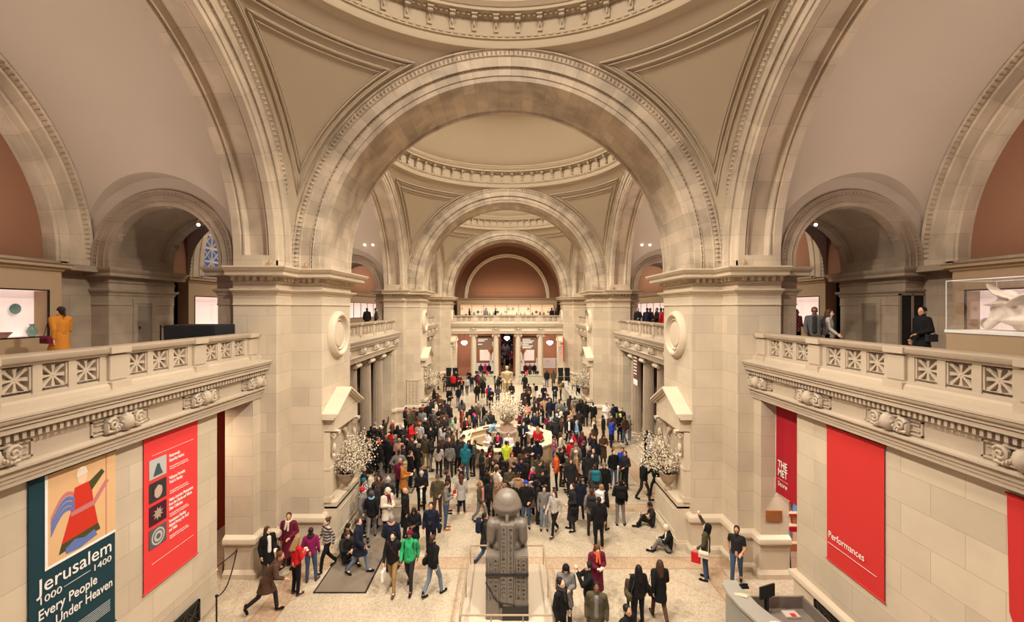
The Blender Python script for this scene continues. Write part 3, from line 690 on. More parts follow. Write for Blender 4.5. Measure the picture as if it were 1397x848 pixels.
# wall niches with pediments, and round medallions, on the hall faces of the piers
def aedicule(k, s):
    yc = (Y1+Y2)/2+k*PITCH
    def fin(m, name, par, mt=M_LEDGE, bevel=0):
        if s < 0: m.mirror()
        m.move(0, yc, 0); return m.build(name, mt, par, bevel=bevel)
    X = XP
    r = empty('wall_niche', (0, 0, 0))
    b = MB(); b.box(X-.42, X+.02, -1.12, 1.12, 0, 1.45); b.box(X-.50, X, -1.18, 1.18, 0, .2); b.box(X-.46, X, -1.15, 1.15, .2, .27); b.box(X-.435, X, -.85, .85, .42, .46); b.box(X-.435, X, -.85, .85, 1.2, 1.24)
    fin(b, 'base', r, M_LEDGE)
    b = MB(); b.wrap([(X+.02, 1.12), (X-.42, 1.12), (X-.42, -1.12), (X+.02, -1.12)], [(0, 1.40), (.03, 1.42), (.07, 1.47), (.10, 1.50), (.10, 1.57), (0, 1.60)] if False else [(-0, 1.40), (-.03, 1.42), (-.07, 1.47), (-.10, 1.50), (-.10, 1.57), (-0, 1.60)]); b.box(X-.42, X, -1.12, 1.12, 1.38, 1.6)
    fin(b, 'ledge', r)
    for g in (1, -1):
        b = MB(); b.box(X-.20, X+.02, g*1.0-.15, g*1.0+.15, 1.6, 4.0); b.box(X-.23, X, g*1.0-.17, g*1.0+.17, 1.6, 1.78); b.box(X-.22, X, g*1.0-.165, g*1.0+.165, 2.7, 2.78); fin(b, 'jamb', r)
        b = MB()      # scrolled console
        b.grid([[(X-.18-d, g*1.0+y, z) for d, z in ((0, 3.1), (.04, 3.12), (.08, 3.2), (.07, 3.4), (.10, 3.65), (.20, 3.85), (.30, 3.95), (.30, 4.05), (0, 4.05))] for y in (-.12, -.1, .1, .12)])
        for y in (-.13, .13): b.tube([(X-.34+.1*cos(t*.8)*(1-t/12), g*1.0+y, 3.88+.1*sin(t*.8)*(1-t/12)) for t in range(10)], .02, 5)
        b.ell((X-.30, g*1.0, 3.45), (.06, .08, .16), 8, 6); b.ell((X-.28, g*1.0, 3.18), (.06, .07, .07), 8, 6)
        fin(b, 'console', r)
    b = MB(); b.arch('X', [(.78, X-.02), (.78, X-.12), (.85, X-.14), (.95, X-.12), (.95, X-.02)], c=(0, 0, 3.0), stilt=1.4, n=24); b.box(X-.05, X, -.85, .85, 3.75, 4.0)
    fin(b, 'arched_frame', r)
    b = MB(); b.wrap([(X, 1.16), (X-.36, 1.16), (X-.36, -1.16), (X, -1.16)], [(-o_, z) for o_, z in ((0, 4.05), (.03, 4.07), (.03, 4.18), (.01, 4.2), (.01, 4.38), (.05, 4.40), (.07, 4.44), (.15, 4.46), (.15, 4.54), (.19, 4.60), (0, 4.62))]); b.box(X-.36, X, -1.16, 1.16, 4.05, 4.6)
    fin(b, 'entablature', r)
    b = MB(); b.add([(x, y, z) for x in (X-.34, X+.01) for y, z in ((-1.22, 4.6), (1.22, 4.6), (0, 5.24))], [(0, 2, 1), (3, 4, 5), (0, 3, 5, 2), (1, 2, 5, 4), (0, 1, 4, 3)])
    for g in (1, -1):
        for d0, lo, hi in ((.55, .0, .07), (.50, -.06, .0), (.42, -.13, -.06)):
            P = [(g*1.36, 4.62), (0, 5.32)]; nx, nz = .46*.5, .89
            b.add([(x, y, z+o_) for x in (X-d0, X+.01) for (y, z) in P for o_ in (lo, hi)], [(0,1,3,2), (4,6,7,5), (0,4,5,1), (2,3,7,6), (0,2,6,4), (1,5,7,3)])
    fin(b, 'pediment', r)
    tag(r, 'stone wall niche with triangular pediment and scrolled consoles on the %s %s pier' % (SIDE[s], ('nearest', 'middle', 'farthest')[k]), 'niche', 'pedimented niches on the pier faces')
    m = MB(); prof = [(.86, 0), (.86, .08), (.83, .14), (.76, .20), (.70, .20), (.66, .14), (.64, .03), (.575, .03), (.57, .10), (.545, .12), (.52, .10), (.50, .04), (.46, .05), (.44, .10), (.30, .12), (.01, .12)]
    m.grid([[(X-o_, r_*cos(2*pi*i/48), 7.33+r_*sin(2*pi*i/48)) for r_, o_ in prof] for i in range(48)], cu=True)
    for i in range(40): a = 2*pi*i/40; m.ell((X-.06, .607*cos(a), 7.33+.607*sin(a)), (.04, .026, .026), 6, 4)
    o = fin(m, 'round_medallion', None); tag(o, 'round carved stone medallion high on the %s %s pier' % (SIDE[s], ('nearest', 'middle', 'farthest')[k]), 'medallion', 'round medallions on the piers')
for k in (0, 1, 2):
    for s in (1, -1): aedicule(k, s)
# tablet of names on the second left pier, bronze plaque, mats
t = MB().box(-7.22, -6.42, Y1+PITCH-.05, Y1+PITCH, 1.12, 3.05); t.box(-7.26, -7.2, Y1+PITCH-.08, Y1+PITCH, 1.08, 3.09); t.box(-6.44, -6.38, Y1+PITCH-.08, Y1+PITCH, 1.08, 3.09); t.box(-7.26, -6.38, Y1+PITCH-.08, Y1+PITCH, 3.05, 3.1); t.box(-7.26, -6.38, Y1+PITCH-.08, Y1+PITCH, 1.06, 1.12)
o = t.build('stone_tablet', M_LEDGE); tag(o, 'tall framed stone tablet of carved names on the middle pier face', 'tablet')
l = MB(); rnd = random.Random(3)
for c_ in range(3):
    for i in range(26):
        w_ = rnd.uniform(.12, .2); x = -7.17+c_*.25; z = 2.95-i*.068; l.box(x, x+w_, Y1+PITCH-.054, Y1+PITCH-.05, z, z+.022)
l.build('carved_lines', mat('grey_carving', (.26, .21, .16, 1)), o)
o = MB().box(7.98, 8.47, 13.44, 13.48, 1.72, 2.06).build('plaque', M_BRONZE, bevel=.004)
tag(o, 'small rectangular bronze plaque on the right stone pier by the shop opening', 'plaque')
for i, (x0, x1, y0, y1, w_) in enumerate(((-5.65, -4.1, 12.7, 18.2, 'in the left foreground beneath walking visitors'), (-6.95, -4.25, 19.6, 23.2, 'in front of the left fluted columns'))):
    o = MB().box(x0, x1, y0, y1, 0, .014).build('floor_mat', mat('mat_rubber_black', (.015, .014, .013, 1), .8))
    MB().box(x0+.05, x1-.05, y0+.05, y1-.05, .012, .018).build('mat_pile', mat('mat_taupe', (.21, .165, .12, 1), .95, noise=.15, nscale=30), o)
    tag(o, 'taupe entrance mat with black edge %s' % w_, 'mat')
# ------------------------------------------------------------------ end of the hall
YE = 49.55
r = balustrade('balustrade', 12.5, 5, 2.45, .60); r.location = (0, YE+.05, 6.52)
tag(r, 'limestone balustrade with pierced star panels across the far end balcony', 'balustrade')
e = MB(); e.grid([[(x, YE+z_[0]-7.95+.0, z_[1]) for z_ in ENT] for x in (-6.28, 6.28)]); e.box(-6.28, 6.28, YE-.16, YE+.6, 5.47, 6.5)
n = 108
for i in range(n): x = -6.28+(i+.5)*12.56/n; e.box(x-.032, x+.032, YE-.35, YE-.2, 6.225, 6.325)
tr = struct(e.build('trim_40', M_LEDGE))
for x in (-3.81, -1.27, 1.27, 3.81): inst('cartouche', CART, tr, (x, YE-.15, 5.995))
struct(MB().box(-6.4, 6.4, YE, 56, 6.2, GF).build('floor_end_balcony', M_DARKST))
for j, x in enumerate((-3.81, -1.27, 1.27, 3.81)):
    r = empty('fluted_column', (x, YE+.35, 0))
    sh = MB().rev([(.335, .36), (.33, 2), (.30, 5.05)], n=32)
    if j == 0: SM = sh.mesh('shaft', mat('pale_column_stone', (.56, .49, .36, 1), .7, noise=.08))
    inst('shaft', SM, r); inst('base', CM[1], r); inst('capital', CM[2], r)
    r.name = 'stone_column'
    tag(r, 'smooth pale stone column under the end balcony, %s' % ('outer one beside the left desk', 'inner one beside the stair, left', 'inner one beside the stair, right', 'outer one beside the wall maps')[j], 'column', 'smooth columns under the end balcony')
w = MB(); w.box(-9, -.78, 54, 54.3, 0, 6.3); w.box(.78, 9, 54, 54.3, 0, 6.3); w.box(-.78, .78, 54, 54.3, 5.4, 6.3)
struct(w.build('wall_end', M_PINK))
for s in (1, -1):
    w = MB().box(5.3*s-.35, 5.3*s+.35, YE, YE+.5, 0, 5.47) if False else MB().box(min(5.75*s, 6.35*s), max(5.75*s, 6.35*s), YE+.1, YE+.8, 0, 5.47)
    struct(w.build('wall_end_pilaster', M_STONE))
    struct(MB().box(s*1.2-.42, s*1.2+.42, 53.9, 54.05, 0, .25).build('baseboard_end', mat('dark_base', (.08, .05, .04, 1))))
# stair behind
st = MB()
for i in range(36): st.box(-2.2, 2.2, 57+i*.34, 70, i*.17, (i+1)*.17)
st.box(-2.4, -2.2, 54.3, 70, 0, 9); st.box(2.2, 2.4, 54.3, 70, 0, 9); st.box(-2.4, 2.4, 69.3, 69.5, 0, 10)
struct(st.build('floor_stair', mat('stair_stone', (.36, .26, .22, 1), .7)))
# upper end wall, lunette, case
b = MB(); b.arch('Y', [(6.25, -.1), (6.25, 3.1)], stilt=.4, n=64); struct(b.build('wall_end_arch', M_RUST, loc=(0, 51.4, CZ)))
struct(MB().box(-7, 7, 54.4, 54.6, GF, 10.2).build('wall_end_upper', M_RUST)); b = MB(); b.arch('Y', [(.01, 0), (6.4, 0)], stilt=.6, n=64); struct(b.build('wall_end_lunette', M_RUST, loc=(0, 54.5, CZ)))
b = MB(); b.arch('Y', [(5.30, 0), (5.30, -.10), (5.22, -.14), (5.12, -.08), (5.0, -.10), (4.9, -.05), (4.86, 0)], stilt=.5, n=64); struct(b.build('trim_41', M_LEDGE, loc=(0, 54.45, CZ)))
def case_things(root_name, y_or, n): pass
M_CASEBACK = mat('lit_case_back', srgb(255, 222, 184), .9, emit=.20)
M_CASEPALE = mat('lit_case_back_pale', srgb(255, 234, 226), .9, emit=.22)
def showcase(name, L, npane, label, seed, pale=True, h0=.92, h1=2.17, H=2.95, D=.45):
    """long wall case along local x, front at y = 0 facing -y, body behind"""
    r = empty(name); b = MB()
    b.box(-L/2, L/2, 0, D, 0, h0-.04); b.box(-L/2, L/2, 0, D, h1+.03, H-.2); 
    b.box(-L/2, -L/2+.35, 0, D, h0-.04, h1+.03); b.box(L/2-.35, L/2, 0, D, h0-.04, h1+.03)
    b.wrap([(L/2, D), (L/2, 0), (-L/2, 0), (-L/2, D)], [(0, H-.22), (-.04, H-.2), (-.06, H-.14), (-.16, H-.1), (-.16, H-.03), (-.2, H), (0, H+.02)]); b.box(-L/2, L/2, 0, D, H-.2, H)
    b.build('body', M_CASE, r)
    a, z = -L/2+.35, L/2-.35
    k = MB(); k.box(a, z, D-.03, D-.01, h0, h1); k.box(a, z, .02, D, h0-.035, h0-.01); k.box(a, z, .02, D, h1, h1+.02); k.build('lit_interior', M_CASEPALE if pale else M_CASEBACK, r)
    f = MB(); w = (z-a)/npane
    for i in range(npane+1): f.box(a+i*w-.018, a+i*w+.018, -.012, .03, h0-.03, h1+.03)
    f.box(a, z, -.012, .03, h1, h1+.035); f.box(a, z, -.012, .03, h0-.035, h0); f.build('frame', M_BLACKM, r)
    for i in range(npane): MB().box(a+i*w+.018, a+(i+1)*w-.018, .004, .010, h0, h1).build('pane', M_GLASS, r)
    if label: tag(r, label, 'display case', 'lit wall cases on the galleries')
    rd = random.Random(seed); out = []
    pal = [(.10, .16, .30, 1), (.18, .30, .25, 1), (.45, .40, .35, 1), (.55, .58, .62, 1), (.25, .12, .08, 1), (.35, .42, .50, 1)]
    for i in range(npane):
        NQ = 3 if w < 2 else 6
        for q in range(NQ):
            x = a+w*(i+(q+.5)/NQ)+rd.uniform(-.04, .04)*w; ty = rd.choice(['plate', 'vase', 'vase', 'bowl', 'plate']); sz = rd.uniform(.10, .17)*min(1, w/1.3)+.02; ci = rd.randrange(6)
            m = MB(); mt = mat('glaze_'+'abcdef'[ci], pal[ci], .3, noise=.5, nscale=14)
            if ty == 'plate': m.grid([[(r_*cos(2*pi*t/18), -o_, r_*sin(2*pi*t/18)) for r_, o_ in ((sz, .03), (sz*.7, .01), (.001, .0), (sz*.7, -.015), (sz, .02))] for t in range(18)], cu=True); loc = (x, D-.10, rd.choice((h0+.35, h0+.75))); nm = 'display_plate'
            elif ty == 'vase': m.rev([(.001, 0), (sz*.5, 0), (sz*.8, sz*.9), (sz*.5, sz*1.7), (sz*.28, sz*2.0), (sz*.45, sz*2.3)], n=16); loc = (x, D*.5, h0-.008); nm = 'display_vase'
            else: m.rev([(.001, 0), (sz*.4, 0), (sz*.5, sz*.15), (sz*1.0, sz*.8), (sz*.95, sz*.8), (.001, sz*.25)], n=16); loc = (x, D*.5, h0-.008); nm = 'display_bowl'
            out.append((nm, m, mt, loc, ('navy', 'jade green', 'grey', 'pale blue grey', 'brown', 'slate blue')[ci], i, q))
    return r, out
def place_case(r, out, loc, rz, where):
    r.location = loc; r.rotation_euler = (0, 0, rz)
    M = Matrix.Translation(loc) @ Matrix.Rotation(rz, 4, 'Z')
    for nm, m, mt, l, cn, i, q in out:
        o = m.build(nm, mt, None, smooth=50); o.location = M @ Vector(l); o.rotation_euler = (0, 0, rz)
        tag(o, '%s %s in pane %s of the %s lit case, %s' % (cn, nm.split('_')[1], 'one two three four five six seven eight nine'.split()[i], where, ('first', 'second', 'third', 'fourth', 'fifth', 'sixth')[q]), nm.split('_')[1], 'ceramics in the wall cases')
r, out = showcase('wall_showcase', 12.1, 8, 'long lit wall case with eight panes of ceramics on the end balcony', 1, False)
place_case(r, out, (0, 53.1, GF), 0, 'far end')
for s in (1, -1):
    r, out = showcase('wall_showcase', 10.0, 4, 'long lit wall case of ceramics on the nearest %s gallery' % SIDE[s], 5+s, True)
    place_case(r, [t for t in out], (s*12.9, C1, GF), -s*pi/2, 'nearest '+SIDE[s])
    for k in (1, 2):
        y0, y1 = (17.7+(k-1)*PITCH, C1+k*PITCH+6.3)
        r, out = showcase('wall_showcase', y1-y0, 7, 'long lit wall case on the %s %s gallery, seen past the pier' % (SIDE[s], ('', 'middle', 'far')[k]), 15+s+k, True)
        keep = [t for t in out if (t[5] >= 5 if s < 0 else t[5] <= 1)]
        place_case(r, keep, (s*12.9, (y0+y1)/2, GF), -s*pi/2, ('', 'middle ', 'far ')[k]+SIDE[s])
# window with a grille in the second left outer lunette
def grille_window():
    X = -(XW+.40); yc = C1+PITCH; r = empty('window_1', (0, 0, 0)); struct(r)
    f = MB(); f.arch('X', [(5.4, X), (5.4, X+.12), (5.05, X+.12), (5.0, X+.05), (5.0, X)], stilt=.3, n=48); f.move(0, yc, CZ)
    q = MB(); S = .62
    import itertools
    def clip(p0, p1, rad=5.05, n=24):
        pts = [(p0[0]+(p1[0]-p0[0])*i/n, p0[1]+(p1[1]-p0[1])*i/n) for i in range(n+1)]
        ins = [p for p in pts if p[0]**2+max(p[1], 0)**2 <= rad*rad and p[1] >= -.3]
        return (ins[0], ins[-1]) if len(ins) > 1 else None
    for i in range(-8, 9):
        for t in (clip((i*S, -.3), (i*S, 5.2), n=60), clip((-5.2, i*S+.0), (5.2, i*S+.0), n=60) if i >= 0 else None):
            if t: q.tube([(X+.06, yc+t[0][0], CZ+t[0][1]), (X+.06, yc+t[1][0], CZ+t[1][1])], .05, 4)
    for i in range(-8, 8):
        for j in range(0, 8):
            for (a, b) in (((i, j), (i+1, j+1)), ((i+1, j), (i, j+1))):
                t = clip((a[0]*S, a[1]*S), (b[0]*S, b[1]*S))
                if t: q.tube([(X+.06, yc+t[0][0], CZ+t[0][1]), (X+.06, yc+t[1][0], CZ+t[1][1])], .035, 4)
    f.build('window_frame', M_LEDGE, r); q.build('window_grille', mat('cream_grille', (.62, .55, .45, 1)), r)
    g = MB(); g.arch('X', [(.01, X-.03), (5.3, X-.03)], stilt=.3, n=40); g.move(0, yc, CZ); g.build('window_glass', M_GLASS, r)
grille_window()

# desks, counters, lamps and signs at the end
for s in (1, -1):
    b = MB().box(1.3, 3.75, 47.5, 48.2, 0, .98); b.box(1.25, 3.8, 47.45, 48.25, .98, 1.03)
    for i in range(5): b.box(1.3+i*.61, 1.32+i*.61, 47.485, 47.5, .1, .95)
    if s < 0: b.mirror()
    o = b.build('ticket_desk', mat('pale_grey_green_counter', srgb(176, 170, 146), .6), bevel=.01)
    tag(o, 'pale grey ticket desk in front of the %s pair of end columns' % SIDE[s], 'desk', 'ticket desks under the end balcony')
    for j, x in enumerate((1.7, 2.5, 3.3)):
        m = empty('monitor', (s*x, 47.9, 1.03)); MB().box(-.2, .2, -.02, .02, .12, .42).build('screen', M_BLACK, m); MB().box(-.03, .03, -.02, .02, 0, .14).build('stand', M_BLACK, m); MB().box(-.1, .1, -.08, .08, 0, .015).build('foot', M_BLACK, m)
        tag(m, 'black monitor on the %s ticket desk, %s' % (SIDE[s], ('nearest the stair', 'in the middle', 'nearest the wall')[j]), 'monitor', 'monitors on the ticket desks')
    o = empty('desk_sign', (s*2.15, 47.62, 1.03)); MB().cbox((0, 0, .22), (.2, .02, .40)).build('card', M_RED, o); MB().box(-.1, .1, -.06, .06, 0, .02).build('foot', M_BLACKM, o)
    tag(o, 'small red upright card standing on the %s ticket desk' % SIDE[s], 'sign', 'red cards on the ticket desks')
    # hanging sign boards
    o = empty('hanging_sign', (s*2.54, YE+.3, 0))
    MB().box(-.86, .86, -.03, .03, 3.6, 5.15).build('board', mat('taupe_sign_board', srgb(118, 92, 76), .6), o)
    t = MB(); rd = random.Random(4+s); t.box(-.86, .86, -.035, .035, 4.98, 5.15) if False else None
    for i, wd in enumerate((.9, 1.3, 1.1, .7, 1.2, 1.0) if s > 0 else (1.1, .75, .0, .5)):
        if wd: t.box(-.78, -.78+wd, -.036, -.031, 4.75-i*.19, 4.84-i*.19)
    t.build('white_text_lines', M_WHITE, o); MB().box(-.86, .86, -.037, .035, 5.0, 5.15).build('header_strip', M_BLACK, o)
    for x in (-.7, .7): MB().tube([(x, 0, 5.15), (x, 0, 5.5)], .01, 5).build('hanger', M_BLACKM, o)
    tag(o, 'taupe hanging sign with %s lines of white text between the %s columns' % ('six' if s > 0 else 'three', SIDE[s]), 'sign', 'hanging signs between end columns')
    # lit doorway and counter behind
    o = MB().box(1.55, 3.35, 53.85, 53.99, 1.9, 4.2)
    if s < 0: o.mirror()
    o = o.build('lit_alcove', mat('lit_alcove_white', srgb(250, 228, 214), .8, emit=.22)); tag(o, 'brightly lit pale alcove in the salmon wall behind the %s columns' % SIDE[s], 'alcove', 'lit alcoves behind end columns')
    o = MB().box(1.3, 3.9, 52.8, 53.4, 1.55, 1.62); o.box(1.4, 3.8, 53.2, 53.4, 0, 1.55)
    if s < 0: o.mirror()
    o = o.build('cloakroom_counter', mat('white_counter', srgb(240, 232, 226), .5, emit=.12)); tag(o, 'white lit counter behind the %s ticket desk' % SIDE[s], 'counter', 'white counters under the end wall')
    v = MB().rev([(.001, 0), (.12, 0), (.10, .1), (.14, .2), (.36, .55), (.40, .8), (.30, 1.0), (.20, 1.08), (.26, 1.16)], n=24).build('terracotta_vase', mat('terracotta', srgb(196, 122, 88), .6), None, (s*1.95, 53.0, 2.65), smooth=60)
    tag(v, 'large terracotta vase raised in front of the lit alcove, %s' % SIDE[s], 'vase', 'terracotta vases')
    pl = MB().box(-.15, .15, -.15, .15, 1.62, 2.65); pl.move(s*1.95, 53.0, 0); o = pl.build('vase_plinth', M_WHITE); tag(o, 'slim white plinth carrying the %s terracotta vase' % SIDE[s], 'plinth', 'vase plinths')
    # kiosks by the last piers
    o = empty('ticket_kiosk', (s*5.95+.1, 46.4, 0))
    for dx in (-.35, .35):
        MB().box(dx-.28, dx+.28, -.2, .2, 0, 1.05).build('cabinet', M_BLACK, o); MB().cbox((dx, -.05, 1.42), (.5, .12, .62)).build('screen', M_BLACK, o); MB().cbox((dx, .1, 1.75), (.56, .08, .5)).build('header_panel', M_BLACK, o)
    tag(o, 'pair of black ticket kiosks standing against the far %s pier' % SIDE[s], 'kiosk', 'black ticket kiosks')
LAMP = MB(); 
for i in range(8): a = 2*pi*i/8; LAMP.ell((.22*cos(a), .22*sin(a), 0), (.14, .14, .16), 8, 6)
LAMP.ell((0, 0, -.12), (.22, .22, .2), 10, 6); LAMP = LAMP.mesh('lamp_globes', M_GLOW)
for j, (x, y, z) in enumerate(((-5.05, 51.6, 4.3), (5.05, 51.6, 4.3), (0, 57.5, 4.45))):
    o = empty('pendant_lamp', (x, y, z)); inst('lamp_globes', LAMP, o); MB().tube([(0, 0, .15), (0, 0, 6.2-z if j < 2 else 4)], .012, 5).build('cord', M_BLACKM, o)
    tag(o, 'glowing cluster pendant lamp %s' % ('by the left salmon wall', 'above the wall maps', 'over the crowded stair')[j], 'lamp', 'pendant lamps at the far end')
    d = bpy.data.lights.new('pendant_light', 'POINT'); d.energy = 60; d.color = (1, .85, .7); d.shadow_soft_size = .3; q = bpy.data.objects.new('pendant_light', d); q.location = (x, y-.1, z-.45); COL.objects.link(q)
for i, (x0, x1, lab) in enumerate(((4.45, 6.0, 'large white floor map panel with a small red mark'), (6.07, 6.6, 'narrow white map panel beside the pilaster'), (3.55, 4.3, 'white map panel partly behind the outer column'))):
    o = MB().box(x0, x1, 53.93, 53.98, .95, 2.2).build('wall_map', mat('map_white', srgb(232, 220, 222), .7)); tag(o, lab, 'map')
    if i == 0:
        t = MB(); rd = random.Random(1)
        for j in range(40): a, b = rd.uniform(x0+.1, x1-.3), rd.uniform(1.1, 2.05); t.box(a, a+rd.uniform(.05, .18), 53.92, 53.93, b, b+.015)
        t.build('fine_print', mat('map_grey', (.45, .42, .5, 1)), o); MB().cbox((x0+.6, 53.92, 1.8), (.14, .01, .12)).build('red_mark', M_RED, o)
# long white counter on the right of the far bay
b = MB(); b.prism([(5.35, 35.2), (5.95, 35.2), (5.95, 43.4), (5.35, 43.4)], 0, 1.04); b.prism([(5.25, 35.1), (6.1, 35.1), (6.1, 43.5), (5.25, 43.5)], 1.04, 1.10)
o = b.build('membership_counter', mat('pale_counter', srgb(196, 190, 170), .5), bevel=.01); tag(o, 'long pale counter running past the right far pier', 'counter')
for j, y in enumerate((36.2, 38.5, 41)):
    m = empty('monitor', (5.75, y, 1.10)); MB().box(-.02, .02, -.2, .2, .12, .42).build('screen', M_BLACK, m); MB().box(-.02, .02, -.03, .03, 0, .14).build('stand', M_BLACK, m)
    tag(m, 'black monitor on the long side counter, %s' % ('nearest end', 'middle', 'far end')[j], 'monitor', 'monitors on the side counter')
    c = MB().cbox((5.45, y+.5, 1.21), (.02, .18, .22)).build('desk_sign', M_RED); tag(c, 'small red card on the long side counter, %s' % ('nearest end', 'middle', 'far end')[j], 'sign', 'red cards on the side counter')
# marble figure in the far bay
def remesh(mb, vox, name='form', m=None, sm=2):
    me = mb.mesh('tmp', None, 0); o = bpy.data.objects.new('tmp', me); COL.objects.link(o)
    r = o.modifiers.new('r', 'REMESH'); r.mode = 'VOXEL'; r.voxel_size = vox; r.use_smooth_shade = True
    if sm: q = o.modifiers.new('s', 'SMOOTH'); q.iterations = sm; q.factor = .5
    dg = bpy.context.evaluated_depsgraph_get(); out = bpy.data.meshes.new_from_object(o.evaluated_get(dg)); out.name = name
    bpy.data.objects.remove(o); bpy.data.meshes.remove(me)
    out.materials.clear(); out.materials.append(m)
    out.polygons.foreach_set('use_smooth', [True]*len(out.polygons)); return out
b = MB(); b.box(-.42, .42, -.1, .5, 0, 1.5)
b.cap_tube((0, 0, 1.3), (0, 0, 1.9), .33, .36, 14); b.cap_tube((-.36, 0, 2.0), (.36, 0, 2.0), .15, .15, 12); b.ell((0, 0, 2.45), (.15, .17, .20), 14, 10); b.cap_tube((0, 0, 2.0), (0, 0, 2.4), .10, .10)
for g in (1, -1): b.cap_tube((g*.46, 0, 1.98), (g*.44, -.02, 1.35), .12, .09); b.cap_tube((g*.2, -.1, 1.2), (g*.2, -.45, 1.15), .17, .15); b.cap_tube((g*.2, -.45, 1.15), (g*.2, -.42, .25), .14, .10); b.cap_tube((g*.44, 0, 1.4), (g*.25, -.35, 1.35), .09, .07)
b.ell((0, .02, 2.58), (.17, .17, .1), 12, 8); b.cap_tube((0, -.17, 2.42), (0, -.17, 2.47), .03, .025); b.box(-.5, .5, -.62, .5, 0, .25)
o = bpy.data.objects.new('marble_statue', remesh(b, .03, m=mat('pale_marble', srgb(180, 156, 120), .6, noise=.2, nscale=6, bump=.4))); COL.objects.link(o); o.location = (0, 40.9, .25)
tag(o, 'pale stone seated figure on a block facing the hall, beyond the blossoms', 'statue')
o = MB().box(-.62, .62, 40.1, 41.6, 0, .26).build('statue_plinth', M_LEDGE, bevel=.01); tag(o, 'low stone plinth under the pale seated figure', 'plinth')
# ------------------------------------------------------------------ banners
def text(s_, size, par, loc, rot, m, align='LEFT', ext=.002, sx=1., name='lettering', shear=0, off=0, space=1., fit=0):
    c = bpy.data.curves.new(name, 'FONT'); c.body = s_; c.size = size; c.align_x = align; c.extrude = ext; c.shear = shear; c.offset = off; c.space_character = space; c.materials.append(m)
    c.resolution_u = 3
    t = bpy.data.objects.new(name, c); COL.objects.link(t); dg = bpy.context.evaluated_depsgraph_get(); me = bpy.data.meshes.new_from_object(t.evaluated_get(dg)); me.name = name
    bpy.data.objects.remove(t); bpy.data.curves.remove(c)
    o = bpy.data.objects.new(name, me); COL.objects.link(o); o.location = loc; o.rotation_euler = rot; o.scale = (fit/max(v.co.x for v in me.vertices) if fit else sx, 1, 1)
    if par: o.parent = par
    return o
def cloth(w, h, seed=0, amp=.012, name='cloth', m=None, wave=2.5, n=26, k=22):
    """banner sheet in the local XZ plane facing -y, x 0..w, z 0..-h, with thickness"""
    rd = random.Random(seed); ph = rd.uniform(0, 6); b = MB(); F = []; B = []
    for i in range(n+1):
        f, g = [], []
        for j in range(k+1):
            x = w*i/n; z = -h*j/k; y = amp*(j/k)*(sin(x*wave*2+ph)+.5*sin(x*wave*5+ph*2+z*.7)); f.append((x, y-.004, z)); g.append((x, y+.004, z))
        F.append(f); B.append(g)
    b.grid(F); b.grid([list(reversed(r)) for r in B])
    b.grid([F[0], B[0]]); b.grid([B[-1], F[-1]]); b.grid([[r[0] for r in F], [r[0] for r in B]]); b.grid([[r[-1] for r in F], [r[-1] for r in B]])
    return b
def poly(par, name, pts, m, y=-.012, th=.003):
    b = MB(); n = len(pts); b.v = [(x, yy, z) for yy in (y, y-th) for x, z in pts]
    b.f = [tuple(range(n)), tuple(range(2*n-1, n-1, -1))]+[(i, (i+1) % n, n+(i+1) % n, n+i) for i in range(n)]
    return b.build(name, m, par, smooth=0)
def banner(w, h, loc, rz, mt, label, seed=0, amp=.012):
    r = empty('hanging_banner', loc, rz); cloth(w, h, seed, amp).build('cloth', mt, r, smooth=60)
    for z in (0, -h): MB().tube([(-.02, 0, z), (w+.02, 0, z)], .018, 8).build('rod', mt, r)
    tag(r, label, 'banner'); return r
# left wall: local x runs from near to far -> facing +x: rotate so that -y(local) = +x(world): rz = +90deg gives local x -> +y, local -y -> +x
T = pi/2
FR = (pi/2, 0, 0)
# coral listing banner
r = banner(1.66, 3.4, (-7.965, 9.58, 5.39), T, M_REDP, 'coral red banner with four small pictures and white exhibition text', 1, .004)
pm = [mat('photo_grey', (.5, .5, .48, 1)), mat('photo_dark', (.04, .035, .035, 1)), mat('photo_maroon', (.06, .01, .02, 1)), mat('photo_ash', (.10, .10, .11, 1))]
fg = [mat('photo_slate', (.05, .09, .10, 1)), mat('photo_skin', (.55, .40, .32, 1)), mat('photo_tan', (.42, .34, .24, 1)), mat('photo_silver', (.5, .48, .44, 1))]
for i in range(4):
    z = -.95-.52*i; x0, x1 = .13, .62
    poly(r, 'picture', [(x0, z), (x1, z), (x1, z+.44), (x0, z+.44)], pm[i])
    cx, cz = (x0+x1)/2, z+.22
    if i == 0: q = [(cx-.14, z+.05), (cx+.14, z+.05), (cx+.07, z+.2), (cx+.04, z+.30), (cx-.02, z+.32), (cx-.08, z+.2)]
    elif i == 1: q = [(cx+.12*cos(a*pi/8), cz-.01+.16*sin(a*pi/8)) for a in range(16)]
    elif i == 2: q = [(cx+(.15 if a % 2 else .08)*cos(a*pi/9), cz+(.15 if a % 2 else .08)*sin(a*pi/9)) for a in range(18)]
    else: q = [(cx+.19*cos(a*pi/12), cz+.19*sin(a*pi/12)) for a in range(24)]
    poly(r, 'picture_figure', q, fg[i], -.016)
    if i == 1: poly(r, 'picture_figure', [(cx-.16, z+.1), (cx-.15, cz+.12), (cx, cz+.2), (cx+.14, cz+.1), (cx+.1, cz+.08), (cx, cz+.13), (cx-.1, cz+.05), (cx-.12, z+.08)], pm[1], -.0195)
    if i == 3:
        for rr, mm in ((.15, pm[3]), (.12, fg[3]), (.06, pm[3])): poly(r, 'picture_figure', [(cx+rr*cos(a*pi/10), cz+rr*sin(a*pi/10)) for a in range(20)], mm, -.0165-.003*(.16-rr)*20)
